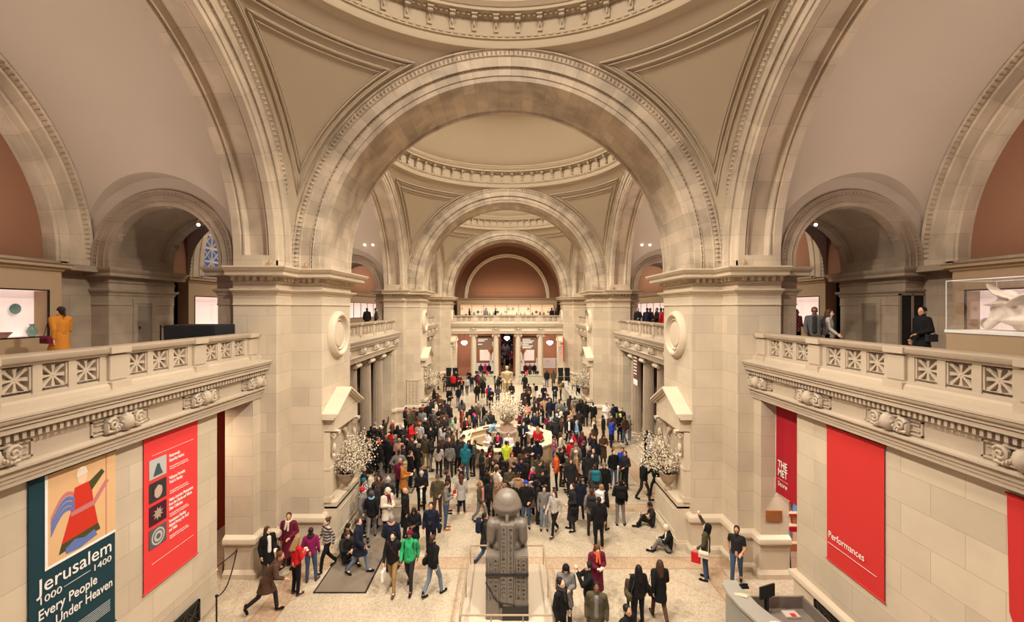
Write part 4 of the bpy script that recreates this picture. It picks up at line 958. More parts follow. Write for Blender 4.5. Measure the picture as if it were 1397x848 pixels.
lines = [('Masterworks:\nUnpacking Fashion', -.62), ('Velázquez Portraits:\nTruth in Painting', -1.14), ('Native American Masterpieces\nfrom the Charles and Valerie\nDiker Collection', -1.66), ('Renaissance Maiolica:\nPainted Pottery for Shelf\nand Table', -2.16)]
for s_, z in lines: text(s_, .105, r, (.70, -.014, z), FR, M_WHITE, sx=.60, off=.0022)
for z in (-.86, -1.44, -1.98, -2.50): text('Featured exhibition, first and second\nfloor galleries, open through the season', .048, r, (.72, -.014, z), FR, M_WHITE, sx=.8)
for z in (-.42, -2.85): MB().box(.2, 1.5, -.016, -.012, z, z+.006).build('rule', M_WHITE, r)
# teal banner
r = banner(1.68, 3.46, (-7.965, 7.27, 5.40), T, M_TEAL, 'dark teal Jerusalem banner with painted red robed figure', 2, .004); r.scale = (.955, 1, 1)
M_TAN = mat('parchment_print', srgb(222, 180, 132), .8, noise=.04)
poly(r, 'picture', [(.30, 0), (1.68, 0), (1.68, -1.62), (.30, -1.62)], M_TAN, -.010)
poly(r, 'picture_border', [(.26, 0), (.31, 0), (.31, -1.60), (1.68, -1.60), (1.68, -1.65), (.26, -1.65)], M_WHITE, -.0105)
C_R = mat('print_red', srgb(204, 52, 34)); C_B = mat('print_blue', srgb(98, 118, 176)); C_O = mat('print_olive', srgb(72, 72, 40)); C_P = mat('print_rose', srgb(196, 120, 118)); C_M = mat('print_maroon', srgb(90, 28, 34)); C_S = mat('print_flesh', srgb(232, 200, 164)); C_W = mat('print_white', srgb(236, 226, 208))
# a plain robed figure in the banner's colours
poly(r, 'robe', [(.80, -.42), (1.12, -.40), (1.18, -.80), (1.28, -1.28), (.55, -1.34), (.72, -.85)], C_R, -.014)
poly(r, 'robe_hem', [(.55, -1.34), (1.28, -1.28), (1.33, -1.42), (.50, -1.50)], C_O, -.015)
poly(r, 'sleeve', [(1.08, -.42), (1.36, -.26), (1.42, -.34), (1.14, -.60)], C_O, -.0145)
poly(r, 'head', [(.95+.10*cos(a*pi/8), -.28+.12*sin(a*pi/8)) for a in range(16)], C_S, -.0145)
poly(r, 'cap', [(.84, -.24), (1.06, -.22), (1.02, -.10), (.92, -.07), (.84, -.14)], C_W, -.0175)
for q, (dz_, mm) in enumerate(((0, C_P), (-.09, C_B), (-.18, C_B), (-.27, C_B))):
    pts = [(.80-.44*t/8, -.50+dz_+.16*sin(t*.42)-.03*t) for t in range(9)]
    poly(r, 'drapery', pts+[(x, z-.075) for x, z in reversed(pts)], mm, -.0138-.0004*q)
poly(r, 'sash', [(.72, -.84), (1.17, -.80), (1.45, -.50), (1.52, -.54), (1.20, -.90), (.72, -.92)], C_P, -.0178)
poly(r, 'cloud', [(.62, -1.45), (.8, -1.36), (1.0, -1.42), (1.2, -1.37), (1.26, -1.5), (.9, -1.57), (.64, -1.55)], C_B, -.0182)
poly(r, 'panel_edge', [(1.45, 0), (1.47, 0), (1.47, -1.6), (1.45, -1.6)], C_P, -.0135)
text('Jerusalem', .36, r, (.14, -.014, -1.99), FR, M_WHITE, fit=1.44, off=.001)
text('1000', .17, r, (.14, -.014, -2.18), FR, M_WHITE, fit=.42); text('1400', .17, r, (1.16, -.014, -2.18), FR, M_WHITE, fit=.42)
MB().box(.60, 1.12, -.016, -.012, -2.12, -2.113).build('rule', M_WHITE, r)
text('Every People', .25, r, (.14, -.014, -2.44), FR, M_WHITE, fit=1.12, off=.002); text('Under Heaven', .25, r, (.44, -.014, -2.70), FR, M_WHITE, fit=1.16, off=.002)
for i in range(7): MB().box(.85, 1.55, -.016, -.012, -2.95-.035*i, -2.94-.035*i).build('fine_print', mat('print_grey', (.5, .55, .55, 1)), r)
# right wall banners: facing -x: local -y -> -x : rz = -90deg, local x -> -y
R_ = -pi/2
r = banner(1.66, 3.3, (7.965, 10.88, 5.37), R_, M_RED, 'red banner reading Performances on the right stone wall', 3, .006)
text('Performances', .235, r, (.09, -.03, -2.72), FR, M_WHITE, fit=1.08); MB().box(.08, 1.5, -.034, -.03, -2.86, -2.85).build('rule', M_WHITE, r)
r = banner(1.9, 3.6, (7.965, 6.96, 5.34), R_, M_RED, 'red banner with soft folds at the right edge of the photo', 4, .05)
r = banner(1.04, 2.8, (8.30, 13.46, 5.45), R_, M_REDK, 'crimson banner for the store hanging in the shop opening', 5, .02)
text('THE', .30, r, (.13, -.035, -1.98), FR, M_WHITE, sx=.8, off=.005); text('MET', .30, r, (.13, -.035, -2.23), FR, M_WHITE, sx=.8, off=.005); MB().box(.13, .62, -.04, -.035, -2.34, -2.333).build('rule', M_WHITE, r); text('Store', .20, r, (.13, -.035, -2.54), FR, M_WHITE)
# narrow brown banner among the right columns
r = banner(.85, 1.9, (8.0, 27.6, 5.45), R_, mat('brown_banner_cloth', srgb(112, 72, 58), .8), 'narrow brown banner with white lines between right fluted columns', 6, .01)
for i in range(6): MB().box(.08, .7, -.02, -.016, -.25-.2*i, -.18-.2*i).build('text_line', M_WHITE, r)
MB().box(0, .85, -.02, -.012, -1.9, -1.55).build('white_foot', M_WHITE, r)
r = banner(.8, 2.6, (6.25, 49.0, 5.1), R_, M_RED, 'small red banner on the farthest right pier', 7, .004)
# shop shelves
o = empty('shop_shelves', (9.55, 14.9, 0)); MB().box(-.85, .85, .0, .4, 0, .28).build('base', mat('shop_wood', srgb(186, 112, 76), .5), o)
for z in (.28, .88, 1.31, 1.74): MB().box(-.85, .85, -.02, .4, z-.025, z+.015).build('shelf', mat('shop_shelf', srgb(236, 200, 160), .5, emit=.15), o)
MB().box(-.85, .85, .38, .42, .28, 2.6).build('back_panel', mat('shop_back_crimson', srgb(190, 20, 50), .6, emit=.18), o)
tag(o, 'wooden shop shelving with crimson back beyond the right opening', 'shelving')
rd = random.Random(8); cols = [('pale blue', srgb(150, 190, 225)), ('white', srgb(235, 232, 228)), ('tan', srgb(160, 110, 75)), ('light blue', srgb(120, 165, 215)), ('cream', srgb(225, 205, 175))]
for zi, z in enumerate((.295, .895, 1.325, 1.755)):
    for i in range(6):
        cn, c_ = cols[(zi*2+i) % 5] if zi != 1 else cols[(1, 2, 1, 4, 2, 1)[i]]; h = rd.uniform(.2, .34)
        b = MB().cbox((0, 0, h/2), (.2, .1, h), rd.uniform(-.2, .2)); q = b.build('boxed_gift', mat('gift_'+cn.replace(' ', '_'), c_, .5), None, (8.85+.26*i, 15.02, z), bevel=.006)
        tag(q, '%s boxed gift on the %s shelf, %s from the opening' % (cn, ('lowest', 'second', 'third', 'top')[zi], ('first', 'second', 'third', 'fourth', 'fifth', 'sixth')[i]), 'box', 'goods on the shop shelves')
spot('shop_lamp', (9.4, 13.3, 4.6), (9.4, 15, .8), 160, 80, .5, .2, (1, .95, .95))
# picture frame in the left corridor
o = empty('picture_frame', (-8.78, 12.9, 0))
area('corridor_lamp', (-9.7, 12.5, 5.2), (0, 0, 0), 1., 60, (1, .8, .6)); area('corridor_lamp', (9.7, 12.0, 5.2), (0, 0, 0), 1., 60, (1, .8, .7))
o.location = (-9.0, 15.4, 0)
for k_ in (1, 2):
    for s_ in (1, -1): area('corridor_lamp', (s_*9.8, C1+k_*PITCH, 5.3), (0, 0, 0), 1.2, 12, (1, .8, .6))
b = MB(); b.box(-.55, -.47, 0, .06, 1.1, 2.7); b.box(.12, .2, 0, .06, 1.1, 2.7); b.box(-.55, .2, 0, .06, 1.1, 1.18); b.box(-.55, .2, 0, .06, 2.62, 2.7)
b.build('frame', mat('dark_bronze', (.10, .075, .05, 1)), o); MB().box(-.47, .12, .02, .05, 1.18, 2.62).build('picture', mat('dark_picture', (.10, .05, .03, 1), .5, noise=.6, nscale=3), o)
o.rotation_euler = (0, 0, 0); tag(o, 'tall dark framed picture in the red corridor at left', 'picture')
# stanchion and rope
o = empty('rope_stanchion', (-7.38, 11.1, 0)); MB().rev([(.001, 0), (.16, 0), (.16, .02), (.05, .05), (.02, .06), (.02, .95), (.035, .96), (.035, 1.0), (.001, 1.01)], n=20).build('post', M_BLACKM, o)
tag(o, 'black rope post on the floor beside the left stone wall', 'stanchion')
def rope(a, b, sag): return [(a[0]+(b[0]-a[0])*t/12, a[1]+(b[1]-a[1])*t/12, a[2]+(b[2]-a[2])*t/12-sag*sin(pi*t/12)) for t in range(13)]
o = MB().tube(rope((-8.3, 13.44, .88), (-7.38, 11.1, .95), .35), .018, 7).build('barrier_rope', M_BLACK); tag(o, 'black rope sagging from the left pier hook to the post', 'rope')
MB().ell((-8.3, 13.44, .88), (.035, .05, .05), 8, 6).build('hook', M_BRASS, o)
o = MB().tube(rope((-8.3, 13.44, .86), (-8.75, 12.1, .80), .12), .018, 7).build('barrier_rope', M_BLACK); tag(o, 'short black rope crossing the left corridor opening', 'rope')

# ------------------------------------------------------------------ gallery furniture
def track_light(x, y, z, n, label, L=.9, top=5., rz=0):
    o = empty('track_light', (x, y, z), rz); MB().box(-L/2, L/2, -.02, .02, 0, .035).build('track', M_CASE, o); MB().tube([(0, 0, .03), (0, 0, top-z)], .006, 4).build('suspension_wire', M_BLACKM, o)
    for i in range(n):
        xx = (i-(n-1)/2)*.55+(.25 if n == 1 else 0)
        h = MB(); h.cap_tube((xx, 0, -.05), (xx+.02, -.10, -.16), .05, .065, 10); h.tube([(xx, 0, 0), (xx, 0, -.08)], .012, 5); h.build('lamp_head', M_CASE, o)
        MB().ell((xx+.023, -.14, -.20), (.06, .04, .06), 10, 6).build('bulb', M_GLOW, o)
        M = Matrix.Translation((x, y, z)) @ Matrix.Rotation(rz, 4, 'Z'); p = M @ Vector((xx+.03, -.2, -.28))
        spot('track_spot', p, (p.x*1.25, p.y-2., 6.5), 60, 70, .6, .05, (1, .9, .8))
    tag(o, label, 'track light', 'hanging track lights')
track_light(-9.6, 13.4, 13.15, 1, 'hanging track with one lit spot under the left gallery vault', top=15.5)
track_light(9.55, 13.6, 13.15, 2, 'hanging track with two lit spots under the right gallery vault', L=.9, top=15.5)
track_light(-9.6, 30.4, 12.9, 2, 'hanging track with two spots in the middle left vault', top=15)
track_light(9.6, 30.4, 12.9, 2, 'hanging track with two spots in the middle right vault', top=15)
for s, lab in ((-1, 'small spotlight clamped inside the left small arch'), (1, 'small spotlight clamped inside the right small arch')):
    o = empty('clamp_spotlight', (s*10.05, 14.3, 11.18)); MB().cap_tube((0, 0, 0), (s*-.02, -.08, -.14), .05, .065).build('lamp_head', M_CASE, o); MB().ell((s*-.025, -.11, -.18), (.05, .04, .05)).build('bulb', M_GLOW, o); MB().tube([(0, 0, 0), (0, 0, .12)], .015).build('bracket', M_CASE, o)
    tag(o, lab, 'spotlight')
# vitrine with the white sculpture on the right gallery
o = empty('glass_vitrine', (10.1, 8.55, GF)); x0, x1, y0, y1 = -.55, .55, -.95, .95
MB().box(x0, x1, y0, y1, 0, 1.16).build('pedestal', M_CASE, o); MB().box(x0-.02, x1+.02, y0-.02, y1+.02, 1.16, 1.22).build('deck', mat('white_deck', (.8, .76, .72, 1), .5), o)
for a, b in (((x0, x0+.008), (y0, y1)), ((x1-.008, x1), (y0, y1)), ((x0, x1), (y0, y0+.008)), ((x0, x1), (y1-.008, y1))): MB().box(a[0], a[1], b[0], b[1], 1.22, 2.27).build('pane', M_GLASS, o)
MB().box(x0, x1, y0, y1, 2.26, 2.275).build('pane', M_GLASS, o)
e = MB()
for X in (x0, x1):
    for Y in (y0, y1): e.tube([(X, Y, 1.22), (X, Y, 2.27)], .007, 4)
for X in (x0, x1): e.tube([(X, y0, 2.27), (X, y1, 2.27)], .007, 4)
for Y in (y0, y1): e.tube([(x0, Y, 2.27), (x1, Y, 2.27)], .007, 4)
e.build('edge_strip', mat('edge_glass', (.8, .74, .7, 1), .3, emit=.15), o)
tag(o, 'large glass vitrine on a taupe pedestal behind the right balustrade', 'vitrine')
b = MB()   # swirling ceramic form
for i in range(15):
    t = i/14; a = -1.9+2.2*t; b.cap_tube((.10*sin(3*t), -.30+.95*t-.25*sin(a), .18+.52*sin(pi*t)**.8+.1*t), (.16*sin(3*t+1), -.36+.95*t-.10*sin(a), .10+.30*sin(pi*t)), .065+.02*sin(pi*t), .09, 8)
for g, (yy, zz) in enumerate(((.35, .72), (.45, .55), (.1, .62))): b.ell((0, yy, zz), (.20, .28, .045), 12, 6, Matrix.Rotation(.4-.5*g, 3, 'X'))
b.ell((0, -.1, .2), (.25, .50, .12), 14, 8); b.ell((0, -.52, .28), (.14, .24, .05), 12, 6, Matrix.Rotation(-.5, 3, 'X')); b.ell((0, -.1, .05), (.14, .2, .06), 12, 6)
b.ell((.02, .5, .78), (.14, .3, .03), 12, 6, Matrix.Rotation(.75, 3, 'X')); b.cap_tube((0, .1, .1), (0, .42, .72), .10, .07)
o = bpy.data.objects.new('white_sculpture', remesh(b, .022, m=mat('white_ceramic', srgb(215, 200, 184), .4), sm=3)); COL.objects.link(o); o.location = (10.1, 8.5, GF+1.225)
tag(o, 'white swirling ceramic sculpture inside the glass vitrine', 'sculpture')
spot('vitrine_lamp', (9.6, 7.8, 12), (10.1, 8.55, 8), 240, 22, .4, .08, (1, .92, .86))
# covered piano and post on the left gallery
b = MB(); b.box(-.75, .75, -.45, .45, 0.02, 1.20); 
o = bpy.data.objects.new('covered_piano', remesh(b, .05, m=mat('black_cover_cloth', (.012, .012, .014, 1), .85, bump=.5, nscale=6), sm=6)); COL.objects.link(o); o.location = (-9.05, 12.9, GF+.01)
tag(o, 'upright piano under a black cover on the left gallery', 'piano')
o = empty('rope_stanchion', (-9.95, 12.55, GF)); MB().rev([(.001, 0), (.14, 0), (.14, .02), (.02, .05), (.02, 1.15), (.03, 1.2), (.001, 1.2)], n=16).build('post', M_BLACKM, o); tag(o, 'black post beside the covered piano on the left gallery', 'stanchion')
o = MB().tube(rope((-9.95, 12.55, GF+1.15), (-9.7, 12.8, GF+1.15), .02), .018, 6).build('barrier_rope', M_BLACK); tag(o, 'short black rope between the post and the covered piano', 'rope')
# dark glass doors on the right gallery wall
o = struct(empty('door_10', (12.95, 13.98, GF))); b = MB(); 
for x0, x1, z0, z1 in ((-.42, -.36, 0, 2.15), (.36, .42, 0, 2.15), (-.03, .03, 0, 2.15), (-.42, .42, 2.1, 2.18)): b.box(x0, x1, -.05, .02, z0, z1)
b.build('door_frame', mat('grey_brown_door', (.22, .17, .125, 1), .6), o); MB().box(-.36, .36, -.02, 0, 0, 2.1).build('door_pane', mat('black_glass', (.01, .01, .012, 1), .1), o)

for k in (0, 1):
    for s in (1, -1):
        for j, (x, y) in enumerate(((7.45, Y1-1.15), (6.75, Y1-.25))):
            o = MB(); o.box(-.07, .07, -.07, .07, 0, .10); o.cap_tube((0, .02, .12), (0, .09, .20), .05, .06, 8); o = o.build('cornice_spotlight', M_CASE, None, (s*x, y+k*PITCH, 9.60))
            tag(o, 'small spotlight on the %s %s pier cornice, %s' % (('nearest', 'middle')[k], SIDE[s], ('outer corner', 'inner corner')[j]), 'spotlight', 'spotlights on the pier cornices')
# ------------------------------------------------------------------ people: prototypes
def cloth_mat(name, col, rough=.85, pat=None):
    key = 'cloth_'+name
    if key in MATS: return MATS[key]
    m = mat(key, col, rough, noise=.10, nscale=5, bump=.55); nt = m.node_tree
    for n in nt.nodes:
        if n.type == 'BUMP': n.inputs['Distance'].default_value = .035
    if pat:
        N = nt.nodes; L = nt.links; b = N['Principled BSDF']; tc = N.new('ShaderNodeTexCoord')
        if pat[0] == 'stripe':
            w = N.new('ShaderNodeTexWave'); w.bands_direction = 'Z'; w.inputs['Scale'].default_value = 3.2; L.new(tc.outputs['Object'], w.inputs[0]); f = w.outputs['Fac']
        else:
            w = N.new('ShaderNodeTexChecker'); w.inputs['Scale'].default_value = 16; L.new(tc.outputs['Object'], w.inputs['Vector']); f = w.outputs['Fac']
        r = N.new('ShaderNodeValToRGB'); r.color_ramp.interpolation = 'CONSTANT'; r.color_ramp.elements[0].color = col; r.color_ramp.elements[1].position = .55; r.color_ramp.elements[1].color = pat[1]
        L.new(f, r.inputs[0]); L.new(r.outputs[0], b.inputs['Base Color'])
    return m
CC = dict(black=(15,14,15), charcoal=(38,36,37), navy=(22,27,44), grey=(120,115,110), darkgrey=(78,76,76), lightgrey=(176,170,162), white=(232,226,218), cream=(214,200,178), red=(196,26,34), maroon=(100,20,44),
          magenta=(126,24,78), blue=(36,64,170), skyblue=(120,160,190), teal=(30,110,125), brown=(82,58,44), rust=(130,58,38), tan=(168,134,98), camel=(176,108,48), olive=(76,68,48), green=(44,160,98), neon=(206,222,60),
          pink=(206,130,130), hotpink=(220,40,110), orange=(222,96,48), ochre=(190,120,40), mauve=(146,122,118), jeans=(62,80,104), lightjeans=(112,126,142), khaki=(150,120,74), yellow=(226,170,60), peach=(190,138,120))
def ccol(c):
    if c == 'plaid': return cloth_mat('plaid', srgb(50, 55, 75), pat=('check', srgb(200, 200, 200)))
    if c == 'pinkcheck': return cloth_mat('pinkcheck', srgb(60, 24, 36), pat=('check', srgb(214, 130, 148)))
    if c == 'striped': return cloth_mat('striped', srgb(170, 162, 152), pat=('stripe', srgb(52, 48, 48)))
    if c == 'quilted': return cloth_mat('quilted', srgb(150, 120, 95), pat=('check', srgb(95, 70, 55)))
    return cloth_mat(c, srgb(*CC[c]))
SKIN = [mat('skin_light', srgb(232, 186, 156), .6, noise=.04), mat('skin_fair', srgb(240, 202, 176), .6, noise=.04), mat('skin_tan', srgb(206, 154, 120), .6, noise=.04), mat('skin_brown', srgb(128, 86, 62), .6, noise=.04)]
HAIRC = dict(black=(22,18,17), brown=(70,45,30), darkbrown=(42,28,22), blond=(150,118,78), grey=(140,134,126), white=(212,204,192), auburn=(96,54,36), darkgrey=(84,80,76))
def hcol(c): return mat('hair_'+c, srgb(*HAIRC[c]), .6, noise=.35, nscale=40, bump=.4)

V = Vector
def pose_def(name):
    """joints in metres, figure faces -y, standing height 1.72"""
    P = dict(hipL=V((.09,0,.92)), hipR=V((-.09,0,.92)), kneeL=V((.10,-.015,.49)), kneeR=V((-.10,-.015,.49)), ankL=V((.11,.02,.08)), ankR=V((-.11,.02,.08)), toeL=V((.125,-.15,.03)), toeR=V((-.125,-.15,.03)),
             chest=V((0,.0,1.28)), waist=V((0,0,1.05)), shL=V((.175,0,1.405)), shR=V((-.175,0,1.405)), elL=V((.235,.03,1.13)), elR=V((-.235,.03,1.13)), wrL=V((.24,-.06,.90)), wrR=V((-.24,-.06,.90)), pitch=0., yaw=0., curl=.35)
    def up(**k): P.update(k)
    if name == 'stand': pass
    elif name == 'relax': up(wrL=V((.13,-.20,1.05)), elL=V((.25,.02,1.13)), kneeR=V((-.12,-.05,.49)), ankR=V((-.15,-.03,.08)), toeR=V((-.21,-.18,.03)), yaw=.25)
    elif name == 'phone': up(elL=V((.22,-.02,1.13)), elR=V((-.22,-.02,1.13)), wrL=V((.07,-.28,1.20)), wrR=V((-.07,-.27,1.17)), pitch=.45, curl=.9)
    elif name == 'cross': up(elL=V((.235,-.07,1.15)), elR=V((-.235,-.07,1.15)), wrL=V((-.06,-.20,1.20)), wrR=V((.06,-.215,1.16)), yaw=-.2)
    elif name == 'walk': up(kneeL=V((.09,-.20,.52)), ankL=V((.10,-.26,.10)), toeL=V((.11,-.43,.07)), kneeR=V((-.09,.08,.49)), ankR=V((-.09,.33,.16)), toeR=V((-.10,.20,.03)), elL=V((.23,.13,1.15)), wrL=V((.22,.10,.91)), elR=V((-.23,-.05,1.13)), wrR=V((-.20,-.24,.96)))
    elif name == 'stride': up(kneeR=V((-.09,-.17,.51)), ankR=V((-.10,-.22,.09)), toeR=V((-.11,-.39,.05)), kneeL=V((.09,.07,.49)), ankL=V((.09,.28,.13)), toeL=V((.10,.14,.03)), elR=V((-.23,.12,1.14)), wrR=V((-.21,.08,.91)), elL=V((.23,-.02,1.12)), wrL=V((.15,-.22,1.05)))
    elif name == 'raise': up(elR=V((-.21,-.10,1.62)), wrR=V((-.10,-.20,1.86)), elL=V((.23,-.03,1.14)), wrL=V((.20,-.20,.98)), pitch=-.25, curl=.9)
    elif name == 'photo': up(elL=V((.21,-.20,1.26)), elR=V((-.21,-.20,1.26)), wrL=V((.07,-.30,1.50)), wrR=V((-.07,-.30,1.50)), pitch=.05, curl=.9)
    elif name == 'hip': up(elL=V((.36,.06,1.16)), wrL=V((.17,-.04,1.00)), elR=V((-.34,.05,1.17)), wrR=V((-.17,-.04,1.01)), curl=.6)
    elif name == 'lean': up(chest=V((0,-.17,1.22)), waist=V((0,-.06,1.04)), shL=V((.17,-.26,1.32)), shR=V((-.17,-.26,1.32)), elL=V((.23,-.38,1.10)), elR=V((-.23,-.38,1.10)), wrL=V((.12,-.56,1.08)), wrR=V((-.12,-.56,1.08)), pitch=.55)
    elif name == 'rush': up(chest=V((0,-.22,1.24)), waist=V((0,-.09,1.05)), shL=V((.17,-.30,1.36)), shR=V((-.17,-.30,1.36)), elL=V((.24,-.14,1.14)), wrL=V((.20,.02,.98)), elR=V((-.24,-.36,1.10)), wrR=V((-.2,-.52,1.05)), kneeL=V((.09,-.20,.52)), ankL=V((.10,-.24,.10)), toeL=V((.11,-.40,.06)), kneeR=V((-.09,.16,.52)), ankR=V((-.09,.48,.26)), toeR=V((-.10,.44,.10)), pitch=.25)
    elif name == 'sitfloor': up(hipL=V((.10,0,.13)), hipR=V((-.10,0,.13)), kneeL=V((.15,-.32,.46)), kneeR=V((-.22,-.36,.16)), ankL=V((.13,-.55,.09)), ankR=V((.05,-.46,.09)), toeL=V((.14,-.73,.05)), toeR=V((.18,-.56,.05)), waist=V((0,.03,.28)), chest=V((0,.03,.50)), shL=V((.175,.0,.62)), shR=V((-.175,.0,.62)), elL=V((.22,-.14,.40)), elR=V((-.22,-.12,.38)), wrL=V((.07,-.32,.44)), wrR=V((-.07,-.32,.40)), pitch=.5, curl=.8)
    elif name == 'sit': up(hipL=V((.10,0,.50)), hipR=V((-.10,0,.50)), kneeL=V((.13,-.43,.50)), kneeR=V((-.13,-.43,.50)), ankL=V((.13,-.42,.09)), ankR=V((-.13,-.42,.09)), toeL=V((.14,-.60,.03)), toeR=V((-.14,-.60,.03)), waist=V((0,-.04,.66)), chest=V((0,-.12,.87)), shL=V((.17,-.17,.99)), shR=V((-.17,-.17,.99)), elL=V((.21,-.28,.76)), elR=V((-.21,-.28,.76)), wrL=V((.06,-.42,.70)), wrR=V((-.06,-.42,.70)), pitch=.6, curl=.8)
    sh = (P['shL']+P['shR'])/2; t = (sh-P['chest']).normalized(); P['neck'] = sh+V((0, 0, .045))+t*.01
    P['headbase'] = sh+V((0, -.012 if P['pitch'] > .2 else 0, .095))+V((0, t.y*.06, 0))
    # head frame: origin at the base of the skull; pitch nods forward
    P['HM'] = Matrix.Translation(P['headbase']) @ Matrix.Rotation(P['yaw'], 4, 'Z') @ Matrix.Rotation(P['pitch'], 4, 'X')
    P['top'] = (P['HM'] @ V((0, 0.01, .225))).z
    return P
def hand(mb, el, wr, side, curl):
    d = (wr-el).normalized(); up_ = V((0, -1, 0)) if abs(d.z) > .6 else V((0, 0, 1))
    if d.z < -.6: lat = V((0, -1, 0))      # hanging hand: thumb to the front
    else: lat = (d.cross(V((0, 0, 1)))*side).normalized()*-1 if abs(d.z) < .9 else V((-side, 0, 0))
    lat = (lat-d*lat.dot(d)).normalized(); nrm = d.cross(lat).normalized()
    inw = V((-side, 0, 0)); 
    if nrm.dot(inw if d.z < -.6 else V((0, 0, -1) if d.z < .5 else (0, 1, 0))) < 0: nrm = -nrm
    pc = wr+d*.045
    for q in (-.026, -.009, .009, .026): mb.cap_tube(wr+d*.005+lat*q*.7, wr+d*.085+lat*q, .016, .0125, 6)
    for i, (q, L) in enumerate(((.031, .072), (.0105, .080), (-.0105, .075), (-.030, .060))):
        a = wr+d*.088+lat*q; c1 = curl*.9; d1 = (d*cos(c1)+nrm*sin(c1)); b = a+d1*L*.5; c2 = curl*1.9; d2 = (d*cos(c2)+nrm*sin(c2)); c = b+d2*L*.5
        mb.cap_tube(a, b, .0098, .009, 6); mb.cap_tube(b, c, .009, .0078, 6)
    a = wr+d*.03+lat*.03; b = a+(d*.6+lat*.8).normalized()*.038; c = b+(d*.85+lat*.1+nrm*.5).normalized()*.034
    mb.cap_tube(a, b, .013, .011, 6); mb.cap_tube(b, c, .011, .009, 6)
PROTO = {}
LOD = 0
def body_mesh(pose):
    k_ = ('body', pose, LOD)
    if k_ not in PROTO: PROTO.pop(('body', pose), None); PROTO[k_] = _body_mesh(pose)
    return PROTO[k_]
def _body_mesh(pose):
    P = pose_def(pose); m = MB(); H = P['HM']; R3 = H.to_3x3()
    h = lambda x, y, z: H @ V((x, y, z))
    m.ell(h(0, .012, .13), (.073, .092, .094), 16, 12, R3)                 # cranium
    m.cap_tube(h(0, -.035, .105), h(0, -.048, .03), .058, .034, 12)         # face down to chin
    m.cap_tube(h(.03, -.03, .06), h(.0, -.055, .022), .03, .022, 8); m.cap_tube(h(-.03, -.03, .06), h(.0, -.055, .022), .03, .022, 8)
    m.cap_tube(h(0, -.086, .105), h(0, -.105, .078), .008, .013, 8); m.ell(h(0, -.099, .077), (.015, .012, .010), 8, 6, R3)   # nose
    m.cap_tube(h(-.03, -.080, .122), h(.03, -.080, .122), .009, .009, 6)    # brow
    m.cap_tube(h(-.018, -.088, .049), h(.018, -.088, .049), .006, .006, 6); m.cap_tube(h(-.014, -.087, .041), h(.014, -.087, .041), .006, .006, 6)
    for s in (1, -1): m.ell(h(s*.076, .012, .09), (.010, .018, .03), 8, 6, R3)
    m.cap_tube(P['neck']-V((0, 0, .05)), h(0, .012, .06), .058, .052, 12)
    m.cap_tube(P['shL']-V((.05, 0, .01)), P['shR']+V((.05, 0, -.01)), .06, .06, 10)
    m.cap_tube(P['chest'], P['waist'], .115, .10, 14); m.cap_tube(P['chest']+V((.06, 0, .03)), P['waist']+V((.03, 0, 0)), .09, .09, 10); m.cap_tube(P['chest']+V((-.06, 0, .03)), P['waist']+V((-.03, 0, 0)), .09, .09, 10)
    m.cap_tube(P['waist'], (P['hipL']+P['hipR'])/2, .10, .11, 12)
    for s, S in ((1, 'L'), (-1, 'R')):
        m.cap_tube(P['sh'+S], P['el'+S], .048, .038, 10); m.cap_tube(P['el'+S], P['wr'+S], .037, .024, 10)
        hand(m, P['el'+S], P['wr'+S], s, P['curl'])
        m.cap_tube(P['hip'+S], P['knee'+S], .078, .050, 10); m.cap_tube(P['knee'+S], P['ank'+S], .050, .032, 10); m.cap_tube(P['ank'+S], P['toe'+S], .034, .026, 8)
    PROTO['body', pose] = (remesh(m, (.011, .0078, .02)[LOD], 'body', SKIN[0], 1), P); return PROTO['body', pose]
def garment(kind, pose):
    k_ = (kind, pose, LOD)
    if k_ not in PROTO: PROTO[k_] = _garment(kind, pose)
    return PROTO[k_]
